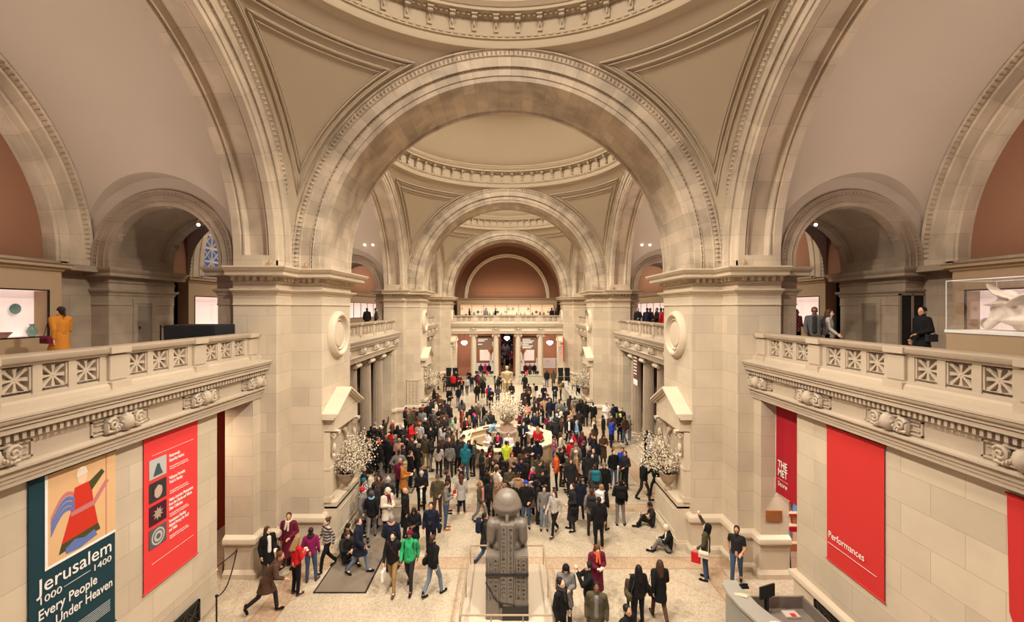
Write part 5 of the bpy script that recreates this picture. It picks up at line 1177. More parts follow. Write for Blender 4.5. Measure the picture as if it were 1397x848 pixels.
def _garment(kind, pose):
    P = pose_def(pose); m = MB(); k = kind; hip = (P['hipL']+P['hipR'])/2; dn = (hip-P['waist']).normalized()
    if k == 'trousers':
        m.cap_tube(P['hipL'], P['hipR'], .098, .098, 12); m.cap_tube(hip, hip-dn*.10, .105, .10, 12)
        for S in 'LR':
            a = P['ank'+S]; kn = P['knee'+S]
            m.cap_tube(P['hip'+S], kn, .094, .064, 12); m.cap_tube(kn, a+V((0, 0, .01)), .062, .052, 12)
        v = .016
    elif k in ('shoeL', 'shoeR'):
        for S in k[-1]:
            a, t = P['ank'+S], P['toe'+S]; d = (t-a); 
            m.cap_tube(a+V((0, .01, -.03)), t, .045, .038, 10); m.cap_tube(a+V((0, .03, -.045)), t+V((0, 0, -.005)), .036, .030, 10); m.cap_tube(a+V((0, 0, .06)), a, .046, .046, 10)
        v = .012
    else:
        th = {'jacket': .018, 'coat': .026, 'longcoat': .03, 'puffer': .042, 'sweater': .010, 'tee': .006}[k]
        c = P['chest']; w = P['waist']; sh = (P['shL']+P['shR'])/2
        m.cap_tube(P['shL']-V((.03, 0, .01)), P['shR']+V((.03, 0, -.01)), .066+th, .066+th, 12)
        for x in (.075, -.075): m.cap_tube(c+V((x, 0, .05)), w+V((x*.75, 0, 0)), .094+th, .088+th, 12)
        m.cap_tube(c, w, .115+th, .105+th, 12)
        lo = hip-dn*.0
        for x in (.06, -.06): m.cap_tube(w+V((x, 0, 0)), lo+V((x*1.1, 0, .0)), .095+th, .100+th, 12)
        m.cap_tube(P['neck']-V((0, 0, .04)), P['neck']+V((0, .005, .03 if k != 'tee' else -.01)), .075+th*.5, .068+th*.4, 12)
        sit = pose.startswith('sit')
        if k in ('coat', 'longcoat') and not sit:
            L = .62 if k == 'coat' else .40; q = []
            bx = max(P['kneeL'].y, P['kneeR'].y, .0); fx = min(P['kneeL'].y, P['kneeR'].y, 0)
            n = 20; rows = []
            for z, rx, ry in ((hip.z+.06, .17, .135), (.80, .19, .155), (L, .215+.0, .17)):
                f = (hip.z-z)/(hip.z-L+1e-6); f = max(0, f)
                rows.append([(rx*cos(2*pi*i/n), hip.y+(bx+fx)*.45*f+(ry+(bx-fx)*.25*f)*sin(2*pi*i/n), z) for i in range(n)])
            m.grid(rows, cv=True); m.add(rows[0], [tuple(range(n))]); m.add(rows[-1], [tuple(range(n-1, -1, -1))])
        elif k == 'puffer' or k == 'jacket' or k == 'coat' or k == 'longcoat': m.cap_tube(lo+V((.05, 0, -.02)), lo+V((-.05, 0, -.02)), .118+th*.6, .118+th*.6, 12)
        if k == 'puffer':
            for i in range(6):
                p = c+(lo-c)*i/5+V((0, 0, .05)); m.cap_tube(p+V((.075, 0, 0)), p-V((.075, 0, 0)), .136+(.012 if i % 2 else 0), .136+(.012 if i % 2 else 0), 12)
        for S in 'LR':
            a, e, r = P['sh'+S], P['el'+S], P['wr'+S]
            if k == 'tee': m.cap_tube(a, a+(e-a)*.62, .058, .055, 12)
            else: m.cap_tube(a, e, .056+th*.8, .047+th*.7, 12); m.cap_tube(e, e+(r-e)*.97, .046+th*.7, .036+th*.45, 12)
        v = .016
    return remesh(m, v*(1.25, .9, 1.6)[LOD], kind, None, 2)
# hair and hats, in the head frame
def head_thing(kind):
    if ('h', kind) in PROTO: return PROTO['h', kind]
    m = MB(); v = .009
    def cap(g=0.): m.ell((0, .024, .142), (.082+g, .094+g, .092+g), 16, 12); m.cap_tube((0, .05, .11), (0, .055, .05), .062+g, .05+g, 12)
    if kind == 'short': cap(); [m.ell((s*.066, .005, .115), (.018, .03, .035), 8, 6) for s in (1, -1)]
    elif kind == 'long':
        cap(.004); m.cap_tube((0, .06, .12), (0, .10, -.16), .078, .070, 12); m.cap_tube((.045, .05, .10), (.075, .06, -.15), .05, .04, 10); m.cap_tube((-.045, .05, .10), (-.075, .06, -.15), .05, .04, 10)
        [m.cap_tube((s*.072, .0, .13), (s*.085, -.01, .0), .024, .022, 8) for s in (1, -1)]
    elif kind == 'bun': cap(.002); m.ell((0, .11, .19), (.045, .045, .045), 10, 8)
    elif kind == 'tail': cap(.002); m.cap_tube((0, .11, .15), (0, .15, -.02), .028, .018, 8)
    elif kind == 'curly':
        rd = random.Random(2); cap(.012)
        for i in range(60):
            a, b = rd.uniform(0, 2*pi), rd.uniform(-.3, 1.5); r = (.10, .11, .105); p = (r[0]*cos(a)*cos(b), .03+r[1]*sin(a)*cos(b), .13+r[2]*sin(b))
            if p[1] > -.055 or p[2] > .2: m.ell(p, (.028, .028, .028), 6, 5)
        for s in (1, -1): m.cap_tube((s*.08, .03, .1), (s*.10, .04, -.06), .05, .05, 8)
        m.cap_tube((0, .09, .1), (0, .11, -.08), .075, .07, 8)
    elif kind == 'beanie': m.ell((0, .018, .155), (.088, .102, .092), 16, 12); m.rev([(.086, 0), (.097, .01), (.097, .04), (.086, .05), (.07, .025)], n=20, zc=.125) ; m.v = [(x, y+(.018 if i > 200 else 0), z) for i, (x, y, z) in enumerate(m.v)]
    elif kind == 'pompom': m.ell((0, .018, .155), (.088, .102, .092), 16, 12); m.ell((0, .03, .265), (.035, .035, .035), 8, 6); m.cap_tube((.05, .015, .135), (-.05, .015, .135), .055, .055, 10)
    elif kind == 'cap': m.ell((0, .02, .15), (.084, .098, .088), 16, 12); m.cap_tube((.035, -.08, .148), (.03, -.135, .138), .014, .012, 8); m.cap_tube((-.035, -.08, .148), (-.03, -.135, .138), .014, .012, 8); m.cap_tube((0, -.08, .15), (0, -.145, .14), .016, .012, 8)
    elif kind == 'hood': m.ell((0, .03, .12), (.100, .108, .125), 16, 12); m.cap_tube((0, .045, .08), (0, .06, -.03), .095, .085, 12); [m.cap_tube((s*.075, -.03, .16), (s*.075, -.03, .02), .028, .03, 8) for s in (1, -1)]
    elif kind == 'furhood':
        rd = random.Random(5)
        for i in range(26):
            a = pi*1.25*i/25-.4; m.ell((.12*cos(a), .05+.05*sin(a), -.035+.03*sin(a)+rd.uniform(-.01, .01)), (.042, .042, .04), 7, 5)
    elif kind == 'scarf': m.tube([(.075*cos(a), .012+.08*sin(a), -.02+.012*cos(a*2)) for a in [2*pi*i/16 for i in range(16)]], .038, 8, closed=True); m.cap_tube((.03, -.10, -.03), (.045, -.155, -.26), .034, .03, 8); m.cap_tube((-.03, -.10, -.03), (-.05, -.15, -.22), .032, .03, 8)
    elif kind == 'eyes': 
        for s in (1, -1): m.ell((s*.028, -.085, .103), (.012, .008, .007), 8, 6)
        v = None
    elif kind == 'glasses':
        for s in (1, -1): m.tube([(s*.03+.022*cos(a), -.098, .102+.018*sin(a)) for a in [2*pi*i/12 for i in range(12)]], .003, 5, closed=True); m.tube([(s*.052, -.096, .105), (s*.078, .01, .105)], .0028, 5)
        m.tube([(.008, -.1, .104), (-.008, -.1, .104)], .003, 5); v = None
    elif kind == 'beard': m.cap_tube((-.04, -.055, .05), (0, -.075, .022), .022, .030, 8); m.cap_tube((.04, -.055, .05), (0, -.075, .022), .022, .030, 8); m.cap_tube((-.05, -.02, .085), (-.045, -.05, .045), .02, .022, 8); m.cap_tube((.05, -.02, .085), (.045, -.05, .045), .02, .022, 8)
    PROTO['h', kind] = remesh(m, v, kind, None, 1) if v else m.mesh(kind, None, 60)
    if not v: PROTO['h', kind].materials.append(None)
    return PROTO['h', kind]
def bag_mesh(kind):
    if ('b', kind) in PROTO: return PROTO['b', kind]
    m = MB(); v = .012
    if kind == 'backpack': m.cap_tube((.08, .22, .18), (-.08, .22, .18), .09, .09, 12); m.cap_tube((.08, .22, -.08), (-.08, .22, -.08), .10, .10, 12); m.box(-.16, .16, .14, .28, -.10, .2); m.box(-.11, .11, .26, .32, -.14, .05); [m.tube([(s*.11, .14, .22), (s*.13, .02, .22), (s*.13, -.13, .10), (s*.14, -.05, -.12), (s*.14, .12, -.12)], .018, 6) for s in (1, -1)]
    elif kind == 'handbag': m.cap_tube((.29, .07, -.36), (.29, -.10, -.36), .075, .075, 10); m.box(.24, .34, -.16, .13, -.48, -.34); m.tube([(.29, -.12, -.36), (.20, -.10, .05), (.12, .0, .20), (.18, .10, .0), (.29, .10, -.36)], .011, 6)
    elif kind == 'crossbody': m.box(.20, .30, -.10, .14, -.42, -.24); m.tube([(.24, -.08, -.26), (.05, -.19, 0), (-.13, -.06, .20), (-.13, .08, .20), (.05, .19, .0), (.24, .12, -.26)], .010, 6)
    elif kind == 'shopping': 
        m.box(-.04, .04, -.13, .13, -.40, -.10); m.tube([(0, -.1, -.1), (0, -.03, -.01), (0, .03, -.01), (0, .1, -.1)], .008, 5)
    elif kind == 'phone': m.box(-.038, .038, -.006, .006, -.07, .07); v = None
    elif kind == 'paper': m.box(-.11, .11, -.004, .004, -.08, .08); v = None
    elif kind == 'tie': m.box(-.022, .022, -.155, -.145, -.22, .10); v = None
    elif kind == 'shirt': m.cap_tube((0, -.085, .13), (0, -.095, -.30), .062, .066, 12)
    elif kind == 'camera': m.box(-.07, .07, -.05, .03, -.045, .045); m.cap_tube((0, -.05, 0), (0, -.12, 0), .036, .036, 10); m.tube([(.06, 0, .04), (.10, .1, .30), (-.10, .1, .30), (-.06, 0, .04)], .008, 5)
    PROTO['b', kind] = remesh(m, v, kind, None, 1) if v else m.mesh(kind, None, 40)
    if not v: PROTO['b', kind].materials.append(None)
    return PROTO['b', kind]
def dressed(me, m):
    k = ('dressed', me.name, m.name)
    if k not in PROTO: c = me.copy(); c.materials.clear(); c.materials.append(m); PROTO[k] = c
    return PROTO[k]
def part(name, me, par, m, M=None):
    o = bpy.data.objects.new(name, dressed(me, m)); COL.objects.link(o); o.parent = par
    if M is not None: o.matrix_local = M
    return o
DIR = dict(f=0, b=pi, l=-pi/2, r=pi/2, fl=-pi/4, fr=pi/4, bl=-3*pi/4, br=3*pi/4)
TOPN = dict(j='jacket', c='coat', l='longcoat', p='puffer', s='sweater', t='tee')
HK = dict(s='short', l='long', b='bun', t='tail', c='curly')
def person(x, y, z, rz, pose, top, bottom, hair, extras, sc, skin, near):
    me, P = body_mesh(pose)
    o = bpy.data.objects.new('person', dressed(me, SKIN[skin])); COL.objects.link(o); o.location = (x, y, z); o.rotation_euler = (0, 0, rz); o.scale = (sc, sc, sc)
    k, c = top; nm = TOPN[k]; part({'tee': 'shirt', 'longcoat': 'coat', 'puffer': 'padded_jacket'}.get(nm, nm), garment(nm, pose), o, ccol(c))
    part('trousers', garment('trousers', pose), o, ccol(bottom))
    sh = 'black'
    for e in extras:
        if e.startswith('shoes:'): sh = e[6:]
    part('shoe', garment('shoeL', pose), o, ccol(sh)); part('shoe', garment('shoeR', pose), o, ccol(sh))
    HM = P['HM']; hs = hair.split('/')
    if hs[0] != 'bald': part('hair', head_thing(HK[hs[1]]), o, hcol(hs[0]), HM)
    if near: part('eyes', head_thing('eyes'), o, mat('eye_dark', (.02, .015, .01, 1), .2), HM)
    tM = Matrix.Translation(P['chest'])
    hp = P['wrR']+(P['wrR']-P['elR']).normalized()*.09
    if pose == 'raise' and any(e.startswith('carry') for e in extras): hp = P['wrL']+(P['wrL']-P['elL']).normalized()*.07
    for e in extras:
        t, _, c = e.partition(':')
        if t in ('beanie', 'pompom', 'cap'): part('hat' if t != 'cap' else 'cap', head_thing(t), o, ccol(c), HM)
        elif t == 'hood': part('hood', head_thing('hood'), o, ccol(c), HM)
        elif t in ('furhood', 'scarf'): part('fur_collar' if t == 'furhood' else 'scarf', head_thing(t), o, ccol(c), Matrix.Translation(HM.translation))
        elif t == 'glasses': part('glasses', head_thing('glasses'), o, M_BLACK, HM)
        elif t == 'beard': part('beard', head_thing('beard'), o, hcol(hs[0] if hs[0] != 'bald' else 'brown'), HM)
        elif t == 'bp': part('backpack', bag_mesh('backpack'), o, ccol(c), tM)
        elif t == 'bag': part('handbag', bag_mesh('handbag'), o, ccol(c), tM)
        elif t == 'xbag': part('crossbody_bag', bag_mesh('crossbody'), o, ccol(c), tM)
        elif t == 'carry': part('shopping_bag', bag_mesh('shopping'), o, ccol(c), Matrix.Translation(hp))
        elif t == 'phone': part('phone', bag_mesh('phone'), o, M_BLACK, Matrix.Translation(hp+V((0, 0, .03))))
        elif t == 'paper': part('leaflet', bag_mesh('paper'), o, M_WHITE, Matrix.Translation(hp+V((.05, -.02, .04))) @ Matrix.Rotation(-.7, 4, 'X'))
        elif t == 'open': part('shirt', bag_mesh('shirt'), o, ccol(c), tM)
        elif t == 'tie': part('tie', bag_mesh('tie'), o, ccol(c), tM)
        elif t == 'camera': part('camera', bag_mesh('camera'), o, M_BLACK, Matrix.Translation(P['chest']+V((0, -.2, -.12))))
    return o, P
# ------------------------------------------------------------------ the crowd: head position in the photo, facing, pose, clothes
CROWD = '''
365 718 fr relax c:black olive brown/l open:white bag:black
394 699 f relax l:maroon maroon brown/s scarf:cream
404 732 br phone s:red black blond/l bag:teal shoes:brown xbag:black
424 719 b relax s:magenta jeans darkbrown/b shoes:brown scarf:charcoal
446 706 fl walk s:striped black brown/b
459 714 r sitfloor j:black charcoal black/s
363 753 r rush c:brown charcoal auburn/s furhood:brown
473 724 fr sitfloor j:charcoal black brown/s
489 706 r walk c:navy lightjeans brown/s phone
534 702 b relax j:navy charcoal grey/s scarf:peach
536 726 f walk j:black khaki black/s glasses carry:white xbag:maroon shoes:brown
559 722 f walk j:green charcoal black/s beanie:maroon bp:black
565 692 f phone c:black black black/l furhood:brown
588 685 f stand j:navy black black/s bag:black camera
591 729 br stride j:black lightjeans brown/s bag:black
662 699 r walk c:charcoal jeans black/s bp:navy carry:white
772 767 f phone c:grey charcoal auburn/l beanie:black
765 788 fr stand j:black black black/s scarf:charcoal
803 766 l photo j:black jeans black/s
814 742 f phone l:maroon maroon auburn/l scarf:orange
814 794 f stand l:olive charcoal black/s open:grey
871 770 b stand j:black black black/l bag:olive
900 763 b walk c:black brown brown/l bag:black
856 825 fr stand j:black charcoal black/s
860 783 fl stand j:brown black brown/s h=.62
904 685 l sitfloor t:charcoal black black/s phone shoes:black
940 716 l sitfloor j:black grey white/s open:white
963 713 bl raise j:olive jeans black/s hood:black bag:cream carry:red
1005 717 fl stride t:charcoal jeans darkbrown/s beard glasses
496 635 r stand j:charcoal black grey/s
490 642 r phone j:cream grey black/s
491 651 r relax j:plaid grey brown/s beanie:teal
497 664 r relax c:grey charcoal brown/s beanie:red bag:grey
505 667 b stride j:black grey brown/s beanie:darkgrey scarf:skyblue
514 647 f stand c:brown black black/l
510 658 b stand p:charcoal black black/s
529 651 b phone j:charcoal black grey/s pompom:lightgrey
528 665 fr phone c:cream black brown/s hood:cream scarf:maroon
553 665 r stand l:black navy bald
550 628 r phone c:camel black blond/s beanie:tan furhood:tan
546 626 b phone j:maroon black bald
575 641 f phone p:black black brown/s beanie:lightgrey carry:white
579 633 l relax j:navy navy blond/s
560 614 br stand c:black navy brown/s scarf:peach
544 613 b hip c:grey jeans darkbrown/s
502 618 r stand c:black black black/s
597 647 f relax j:olive brown brown/s cap:olive
611 641 r stand j:charcoal jeans brown/s
608 657 r phone s:grey jeans brown/s shoes:camel
629 634 l relax t:black black brown/b
629 646 b relax c:lightgrey navy auburn/l bag:red shoes:camel
658 655 fr walk j:olive grey blond/l open:pink
661 630 br raise j:black black black/s
673 626 f phone c:tan black black/s scarf:black
678 636 br relax j:cream black brown/s
686 616 l phone j:black black black/s
686 624 f phone j:black black black/s cap:black
695 636 f phone j:olive black brown/s bag:tan
683 650 f stand p:quilted black white/s
669 609 r relax j:red black black/l
672 600 l relax p:black black brown/s glasses
698 616 f relax c:tan black brown/l beanie:red
691 599 b phone j:neon grey black/s
702 630 l phone c:black black black/s
717 631 b stand c:black black darkbrown/c
732 619 b stand l:olive black darkbrown/s
728 637 l relax c:black black grey/s scarf:hotpink
707 645 b phone c:tan charcoal brown/s furhood:tan
713 654 f relax p:black jeans black/s beanie:blue beard
725 648 bl relax l:mauve black black/l furhood:cream
746 630 bl photo l:charcoal charcoal brown/l xbag:mauve
743 662 f stand s:grey lightjeans darkbrown/l
754 668 fl walk s:lightgrey black brown/l shoes:brown
781 659 l relax l:charcoal charcoal brown/s bag:black
791 652 b relax c:navy navy darkbrown/t
771 614 l phone j:olive navy brown/s bag:charcoal
769 610 l phone j:black charcoal black/s
786 613 r relax l:olive khaki brown/s cap:tan
807 666 b stand j:grey charcoal brown/s scarf:maroon bp:charcoal
805 610 l relax j:navy black grey/s open:cream
793 601 l stand j:black black darkgrey/s beanie:darkgrey
815 632 b stand j:darkgrey brown brown/s bp:teal
821 631 f stand c:black black grey/s beanie:grey
846 653 b relax j:black grey darkbrown/s bp:black
848 611 fl relax s:blue jeans darkbrown/s
844 613 f relax j:black jeans darkbrown/s
878 626 r stride p:black charcoal darkgrey/s paper
894 624 l walk p:black black brown/l
821 660 br relax c:black brown blond/s scarf:peach bp:white
817 677 b stand j:black black darkbrown/s shoes:camel
823 566 r stand j:black charcoal darkbrown/s
834 572 r phone p:blue navy black/s shoes:camel
844 564 f phone j:black navy grey/s cap:neon
852 567 bl stride j:brown jeans brown/s
836 565 f phone j:brown black brown/s
872 565 r relax j:grey lightjeans grey/s shoes:white
886 588 fl phone j:black black black/s cap:black
899 588 l relax c:plaid black black/s
810 570 l relax c:cream brown blond/c
811 578 bl relax c:olive black black/l bag:rust
802 590 f photo c:charcoal maroon auburn/c scarf:maroon bag:tan
823 592 f phone l:brown black black/l
806 610 fl relax j:charcoal navy brown/s open:cream
847 614 fl relax j:charcoal black brown/s
791 545 b stand c:black black black/s
799 547 b stand c:black charcoal brown/s
809 549 b relax c:black black darkbrown/s scarf:white
794 531 b relax c:brown black brown/l
800 531 l phone j:charcoal black grey/s
828 549 f phone c:white darkgrey blond/s
836 551 l phone c:navy brown black/s bp:navy
857 556 f stand c:navy navy black/s
598 508 r phone j:navy black black/s carry:orange
607 510 b stand j:charcoal black black/s
618 510 b relax p:red black brown/s
622 506 f hip j:black black black/s
627 511 f phone j:maroon black darkbrown/s
630 516 f phone c:black black black/l scarf:orange
637 514 f walk s:lightgrey charcoal black/s
640 505 f phone j:black charcoal brown/s
644 511 f photo j:navy jeans brown/s
651 508 f stand j:black black black/s
653 510 b relax j:maroon brown brown/s
658 510 b hip c:olive black black/s
659 517 b stand l:black black darkbrown/s
651 523 b stand j:black black blond/s
666 525 bl relax j:red navy brown/s bp:blue
670 530 f phone j:black navy black/s
676 512 r relax j:grey black black/l
679 513 l relax j:black black black/s
682 511 f phone j:navy black brown/s
679 526 f phone s:darkgrey charcoal black/s
613 529 f relax c:black lightjeans brown/l bag:brown
625 527 bl relax j:navy grey brown/s bp:navy
630 545 b stand p:darkgrey charcoal black/l
631 557 l relax l:rust black darkbrown/b
637 561 b relax s:tan grey black/l
644 553 b stand c:black black black/s
649 550 b stand c:brown black bald
653 546 f relax j:grey charcoal brown/s
660 551 r phone c:black olive blond/s
647 563 r stand j:navy black black/s beanie:hotpink
597 536 fl phone j:brown black brown/l
601 540 f phone j:brown charcoal brown/s
607 545 b stand j:charcoal black black/s beanie:black
595 548 l phone j:cream black grey/s
613 551 br stand p:charcoal grey brown/s
606 560 b stand p:brown black darkbrown/s
605 551 f relax c:charcoal charcoal black/s
592 526 l stand j:brown black brown/s
593 532 b stand c:charcoal black black/l
600 573 l relax c:black charcoal darkbrown/l
606 568 f relax c:charcoal navy black/s glasses
616 575 b relax t:grey tan brown/s bp:tan
621 568 b relax t:cream brown brown/l
627 578 l relax j:plaid charcoal brown/s pompom:green
588 582 f stand l:black black brown/l
600 579 r phone s:lightgrey grey black/s
651 572 fr cross j:black black brown/s open:red
659 562 r lean c:darkgrey brown blond/s
639 599 f phone j:black black darkbrown/l
645 599 l relax j:darkgrey charcoal brown/s
635 606 b phone p:teal jeans black/s hood:teal
648 590 r lean s:striped charcoal black/s
655 589 f phone j:charcoal black darkbrown/s
602 605 b stand t:lightgrey black darkbrown/l
613 603 b stand s:grey charcoal darkbrown/b xbag:black
607 594 b stand c:brown black grey/s
614 597 f relax c:charcoal grey blond/s
618 599 b stand j:charcoal black black/s
597 573 l phone j:charcoal black brown/s
588 574 b stand j:black black black/s
581 573 b stand c:charcoal navy brown/s
616 585 f phone j:darkgrey grey black/s
716 511 b relax l:black black black/s bag:brown
746 505 b stand p:black jeans darkbrown/s
755 505 b stand l:olive black black/s hood:olive
765 519 l photo j:khaki black black/s bp:olive
742 525 f phone c:navy black brown/s bag:maroon
757 523 f phone c:navy black grey/s carry:teal
787 518 l phone j:darkgrey black black/s
779 519 r phone j:black black brown/s
698 522 b relax j:charcoal black black/s
722 523 b stand j:black black black/s
720 526 b stand c:brown black brown/s bp:brown
728 523 bl phone c:cream navy black/s bp:black
716 532 f phone c:charcoal black brown/s
720 533 r phone c:black black blond/s
714 539 b relax j:brown charcoal darkbrown/l
711 544 f phone c:charcoal grey black/s
736 538 f phone c:charcoal black darkbrown/s carry:red
749 538 f stand j:charcoal black black/s
743 542 b relax c:tan black brown/s
752 544 b stand c:navy teal grey/s
757 545 b stand j:navy black grey/s
762 545 b stand c:grey charcoal brown/s
778 539 b stand c:charcoal black black/s hood:charcoal
784 541 b stand c:tan tan brown/s cap:olive bp:grey
770 549 b stand p:darkgrey black black/s
773 556 b stand c:black black grey/s
728 550 b stand t:charcoal black black/l
720 550 f phone s:peach black brown/l
762 556 f phone j:charcoal jeans darkbrown/s
794 545 b stand c:charcoal black black/l
729 563 b stand c:navy navy grey/s
737 562 f relax j:black navy black/s open:lightgrey
753 565 f phone j:maroon brown black/s
756 564 b stand j:charcoal navy white/s
749 570 f stand c:charcoal black brown/s beanie:skyblue furhood:tan
757 574 b lean c:black black black/s
765 561 bl walk s:cream cream brown/s hood:cream
779 561 f phone c:tan tan blond/s
776 568 f walk j:black black darkbrown/s open:white glasses
782 566 b stand p:charcoal jeans black/s
787 573 l relax s:skyblue black grey/s bp:black
781 586 f lean c:charcoal brown black/l
781 595 b stand j:brown black brown/s beanie:hotpink
780 598 b raise j:red black brown/s pompom:white
785 612 r relax s:tan brown blond/s beanie:cream
789 603 b stand s:grey grey grey/s hood:grey
769 612 r stand j:black brown brown/s
771 616 l stand p:orange black black/s
708 599 b stand j:black black black/s hood:black
712 596 fr phone j:charcoal black brown/s
721 596 b stand l:navy black black/s hood:black
750 592 r relax s:pinkcheck jeans darkbrown/s
760 589 r relax c:cream black brown/l bag:charcoal
799 589 b stand c:maroon charcoal auburn/l
712 612 b stand c:brown black darkbrown/s
496 578 r phone j:charcoal black grey/s scarf:cream
503 579 b stand j:black black black/s
515 580 r stand j:black charcoal brown/s cap:white bp:charcoal
525 572 br raise j:olive black black/s
535 573 l relax j:brown black bald scarf:red
543 580 b stand j:black black black/l
553 555 r phone p:navy black brown/s scarf:red
561 556 b stand p:olive black grey/s beanie:grey
558 560 l phone j:olive black blond/s
566 556 f phone j:maroon charcoal black/s
571 555 b stand j:charcoal black black/s
576 558 b stand p:grey black black/s
578 551 f phone j:black black black/s scarf:red
583 550 b stand p:black black grey/s
578 570 f phone j:black black black/s beanie:white
570 568 b stand j:brown black brown/s
569 576 b stand j:lightgrey black brown/s beanie:orange
561 577 r phone p:red navy black/s
552 578 f phone j:charcoal black black/s pompom:white
580 573 l phone c:charcoal charcoal brown/s
588 566 b stand c:charcoal black darkbrown/l
532 587 b stand j:red maroon black/s
528 593 b stand j:olive grey blond/s bp:navy
547 590 b stand j:charcoal black black/s
544 598 b relax c:peach black blond/s beanie:tan
562 595 f phone j:brown black brown/s
563 600 b stand j:charcoal black brown/s beanie:cream
555 599 b stand c:black black black/s
574 593 f relax c:black black blond/l
582 593 b stand j:olive khaki grey/s
511 591 b stand p:black navy black/s
516 595 r relax j:black black black/s scarf:orange
501 595 b stand c:charcoal navy darkbrown/s
522 587 b stand j:charcoal black brown/s
538 592 l relax j:darkgrey charcoal grey/s
536 600 b stand c:black black black/l
550 606 r relax j:charcoal black brown/s
493 590 f relax c:brown black darkbrown/l
507 603 b stand c:black black black/s hood:black
520 605 l stand j:black grey black/s beanie:black
570 604 l relax c:black black grey/s
590 559 f relax j:darkgrey black black/s
588 544 b stand c:charcoal black brown/s
600 556 f phone j:black black darkbrown/s
586 596 r phone j:charcoal grey black/s
640 582 b stand j:black black brown/l
659 582 r relax c:brown charcoal black/s
669 560 f stand j:charcoal black black/s
709 560 l phone j:maroon black black/s
717 566 f relax c:black charcoal brown/l
672 618 b stand p:brown black darkbrown/s
664 640 r relax c:black black black/s
671 652 f stand j:charcoal black black/l
657 612 l relax j:charcoal jeans black/s
690 627 b stand c:charcoal black black/l
722 618 l stand p:black black brown/s
712 625 f phone j:navy black black/s glasses
738 640 f phone c:black black black/s
735 655 r stand j:charcoal charcoal black/l
699 655 b stand j:black black grey/s
796 615 b stand c:charcoal black darkbrown/s
778 624 f stand c:charcoal navy brown/l
812 598 b stand j:navy black black/s
740 553 l phone j:black black black/s
766 567 r phone j:brown charcoal darkbrown/s
790 560 f walk c:charcoal black black/s
'''
STAFF = '''
666.6 573.5 r lean s:skyblue navy black/s
666.6 588 fl phone s:white charcoal darkbrown/s tie:red
679 589.6 f phone j:charcoal black black/l scarf:hotpink
718.9 577.2 l phone s:white black brown/s
709 577.2 f relax j:navy black darkbrown/s tie:white
714.8 573.5 b relax j:charcoal black black/l
694 592 f relax s:white charcoal darkbrown/s glasses tie:maroon
731.3 580.5 b relax s:red black blond/l
'''
ALLP = []
rdp = random.Random(11)
def parse(block, default):
    for ln in block.strip().split('\n'):
        t = ln.split(); hx, hy = float(t[0]), float(t[1]); pose = t[3]; top = t[4].split(':'); bottom = t[5]; hair = t[6]; ex = t[7:]
        sc = {'l': .955, 't': .955, 'b': .955, 'c': .965}.get(hair.split('/')[-1], 1.01)*rdp.uniform(.975, 1.025)
        for e in ex:
            if e.startswith('h='): sc = float(e[2:])
        P = pose_def(pose); ht = P['top']*sc+(.03 if any(e.split(':')[0] in ('beanie', 'pompom') for e in ex) else 0)
        d = (EYE-ht)*596/(hy-421); x = (hx-691.7)*d/596
        yield x, d, t[2], pose, top, bottom, hair, [e for e in ex if '=' not in e], sc, hy, default
for blk, df in ((CROWD, ''), (STAFF, 'staff')):
    for rec in parse(blk, df): ALLP.append(list(rec)+[0.])
# people kept out of solid things
def fix(p):
    x, y = p[0], p[1]
    if p[10] == 'staff':
        dx, dy = x, y-24.6; r = math.hypot(dx, dy)
        if r > 1.72: p[0], p[1] = dx*1.72/r, 24.6+dy*1.72/r
        if r < 1.1: p[0], p[1] = dx*1.1/max(r, .01), 24.6+dy*1.1/max(r, .01)
        return
    dx, dy = x, y-24.6; r = math.hypot(dx, dy)
    if r < 3.15: p[0], p[1] = dx*3.15/r, 24.6+dy*3.15/r
    for k in range(3):       # piers and niches
        a, b = Y1+k*PITCH-.25, Y2+k*PITCH+.25
        if a < y < b and abs(x) > 5.55: p[0] = math.copysign(5.5, x)
        if a-1.0 < y < b+1.0 and abs(x) > 7.0: p[0] = math.copysign(6.95, x)
        if a-.2 < y < b+.2 and abs(x) > 6.0 and not (a < y < b): p[1] = a-.2 if y < (a+b)/2 else b+.2
    if y > 18 and abs(x) > 7.6: p[0] = math.copysign(7.6, x)
    if 46.9 < y < 48.5 and 1.0 < abs(x) < 4.1: p[1] = 46.9
    if 35 < y < 43.6 and 4.9 < x < 6.4: p[0] = 4.85 if x < 5.6 else 6.5
    if 39.8 < y < 41.9 and abs(x) < .95: p[0] = math.copysign(.95, x)
for p in ALLP: fix(p)
for it in range(26):          # nobody stands inside anybody else
    for i, a in enumerate(ALLP):
        for b in ALLP[:i]:
            dx, dy = a[0]-b[0], a[1]-b[1]; r = math.hypot(dx, dy); m_ = .53
            if r < m_:
                q = (m_-r)/2/max(r, .01)
                if a[9] < 700: a[0] += dx*q; a[1] += dy*q
                if b[9] < 700: b[0] -= dx*q; b[1] -= dy*q
    for p in ALLP: fix(p)
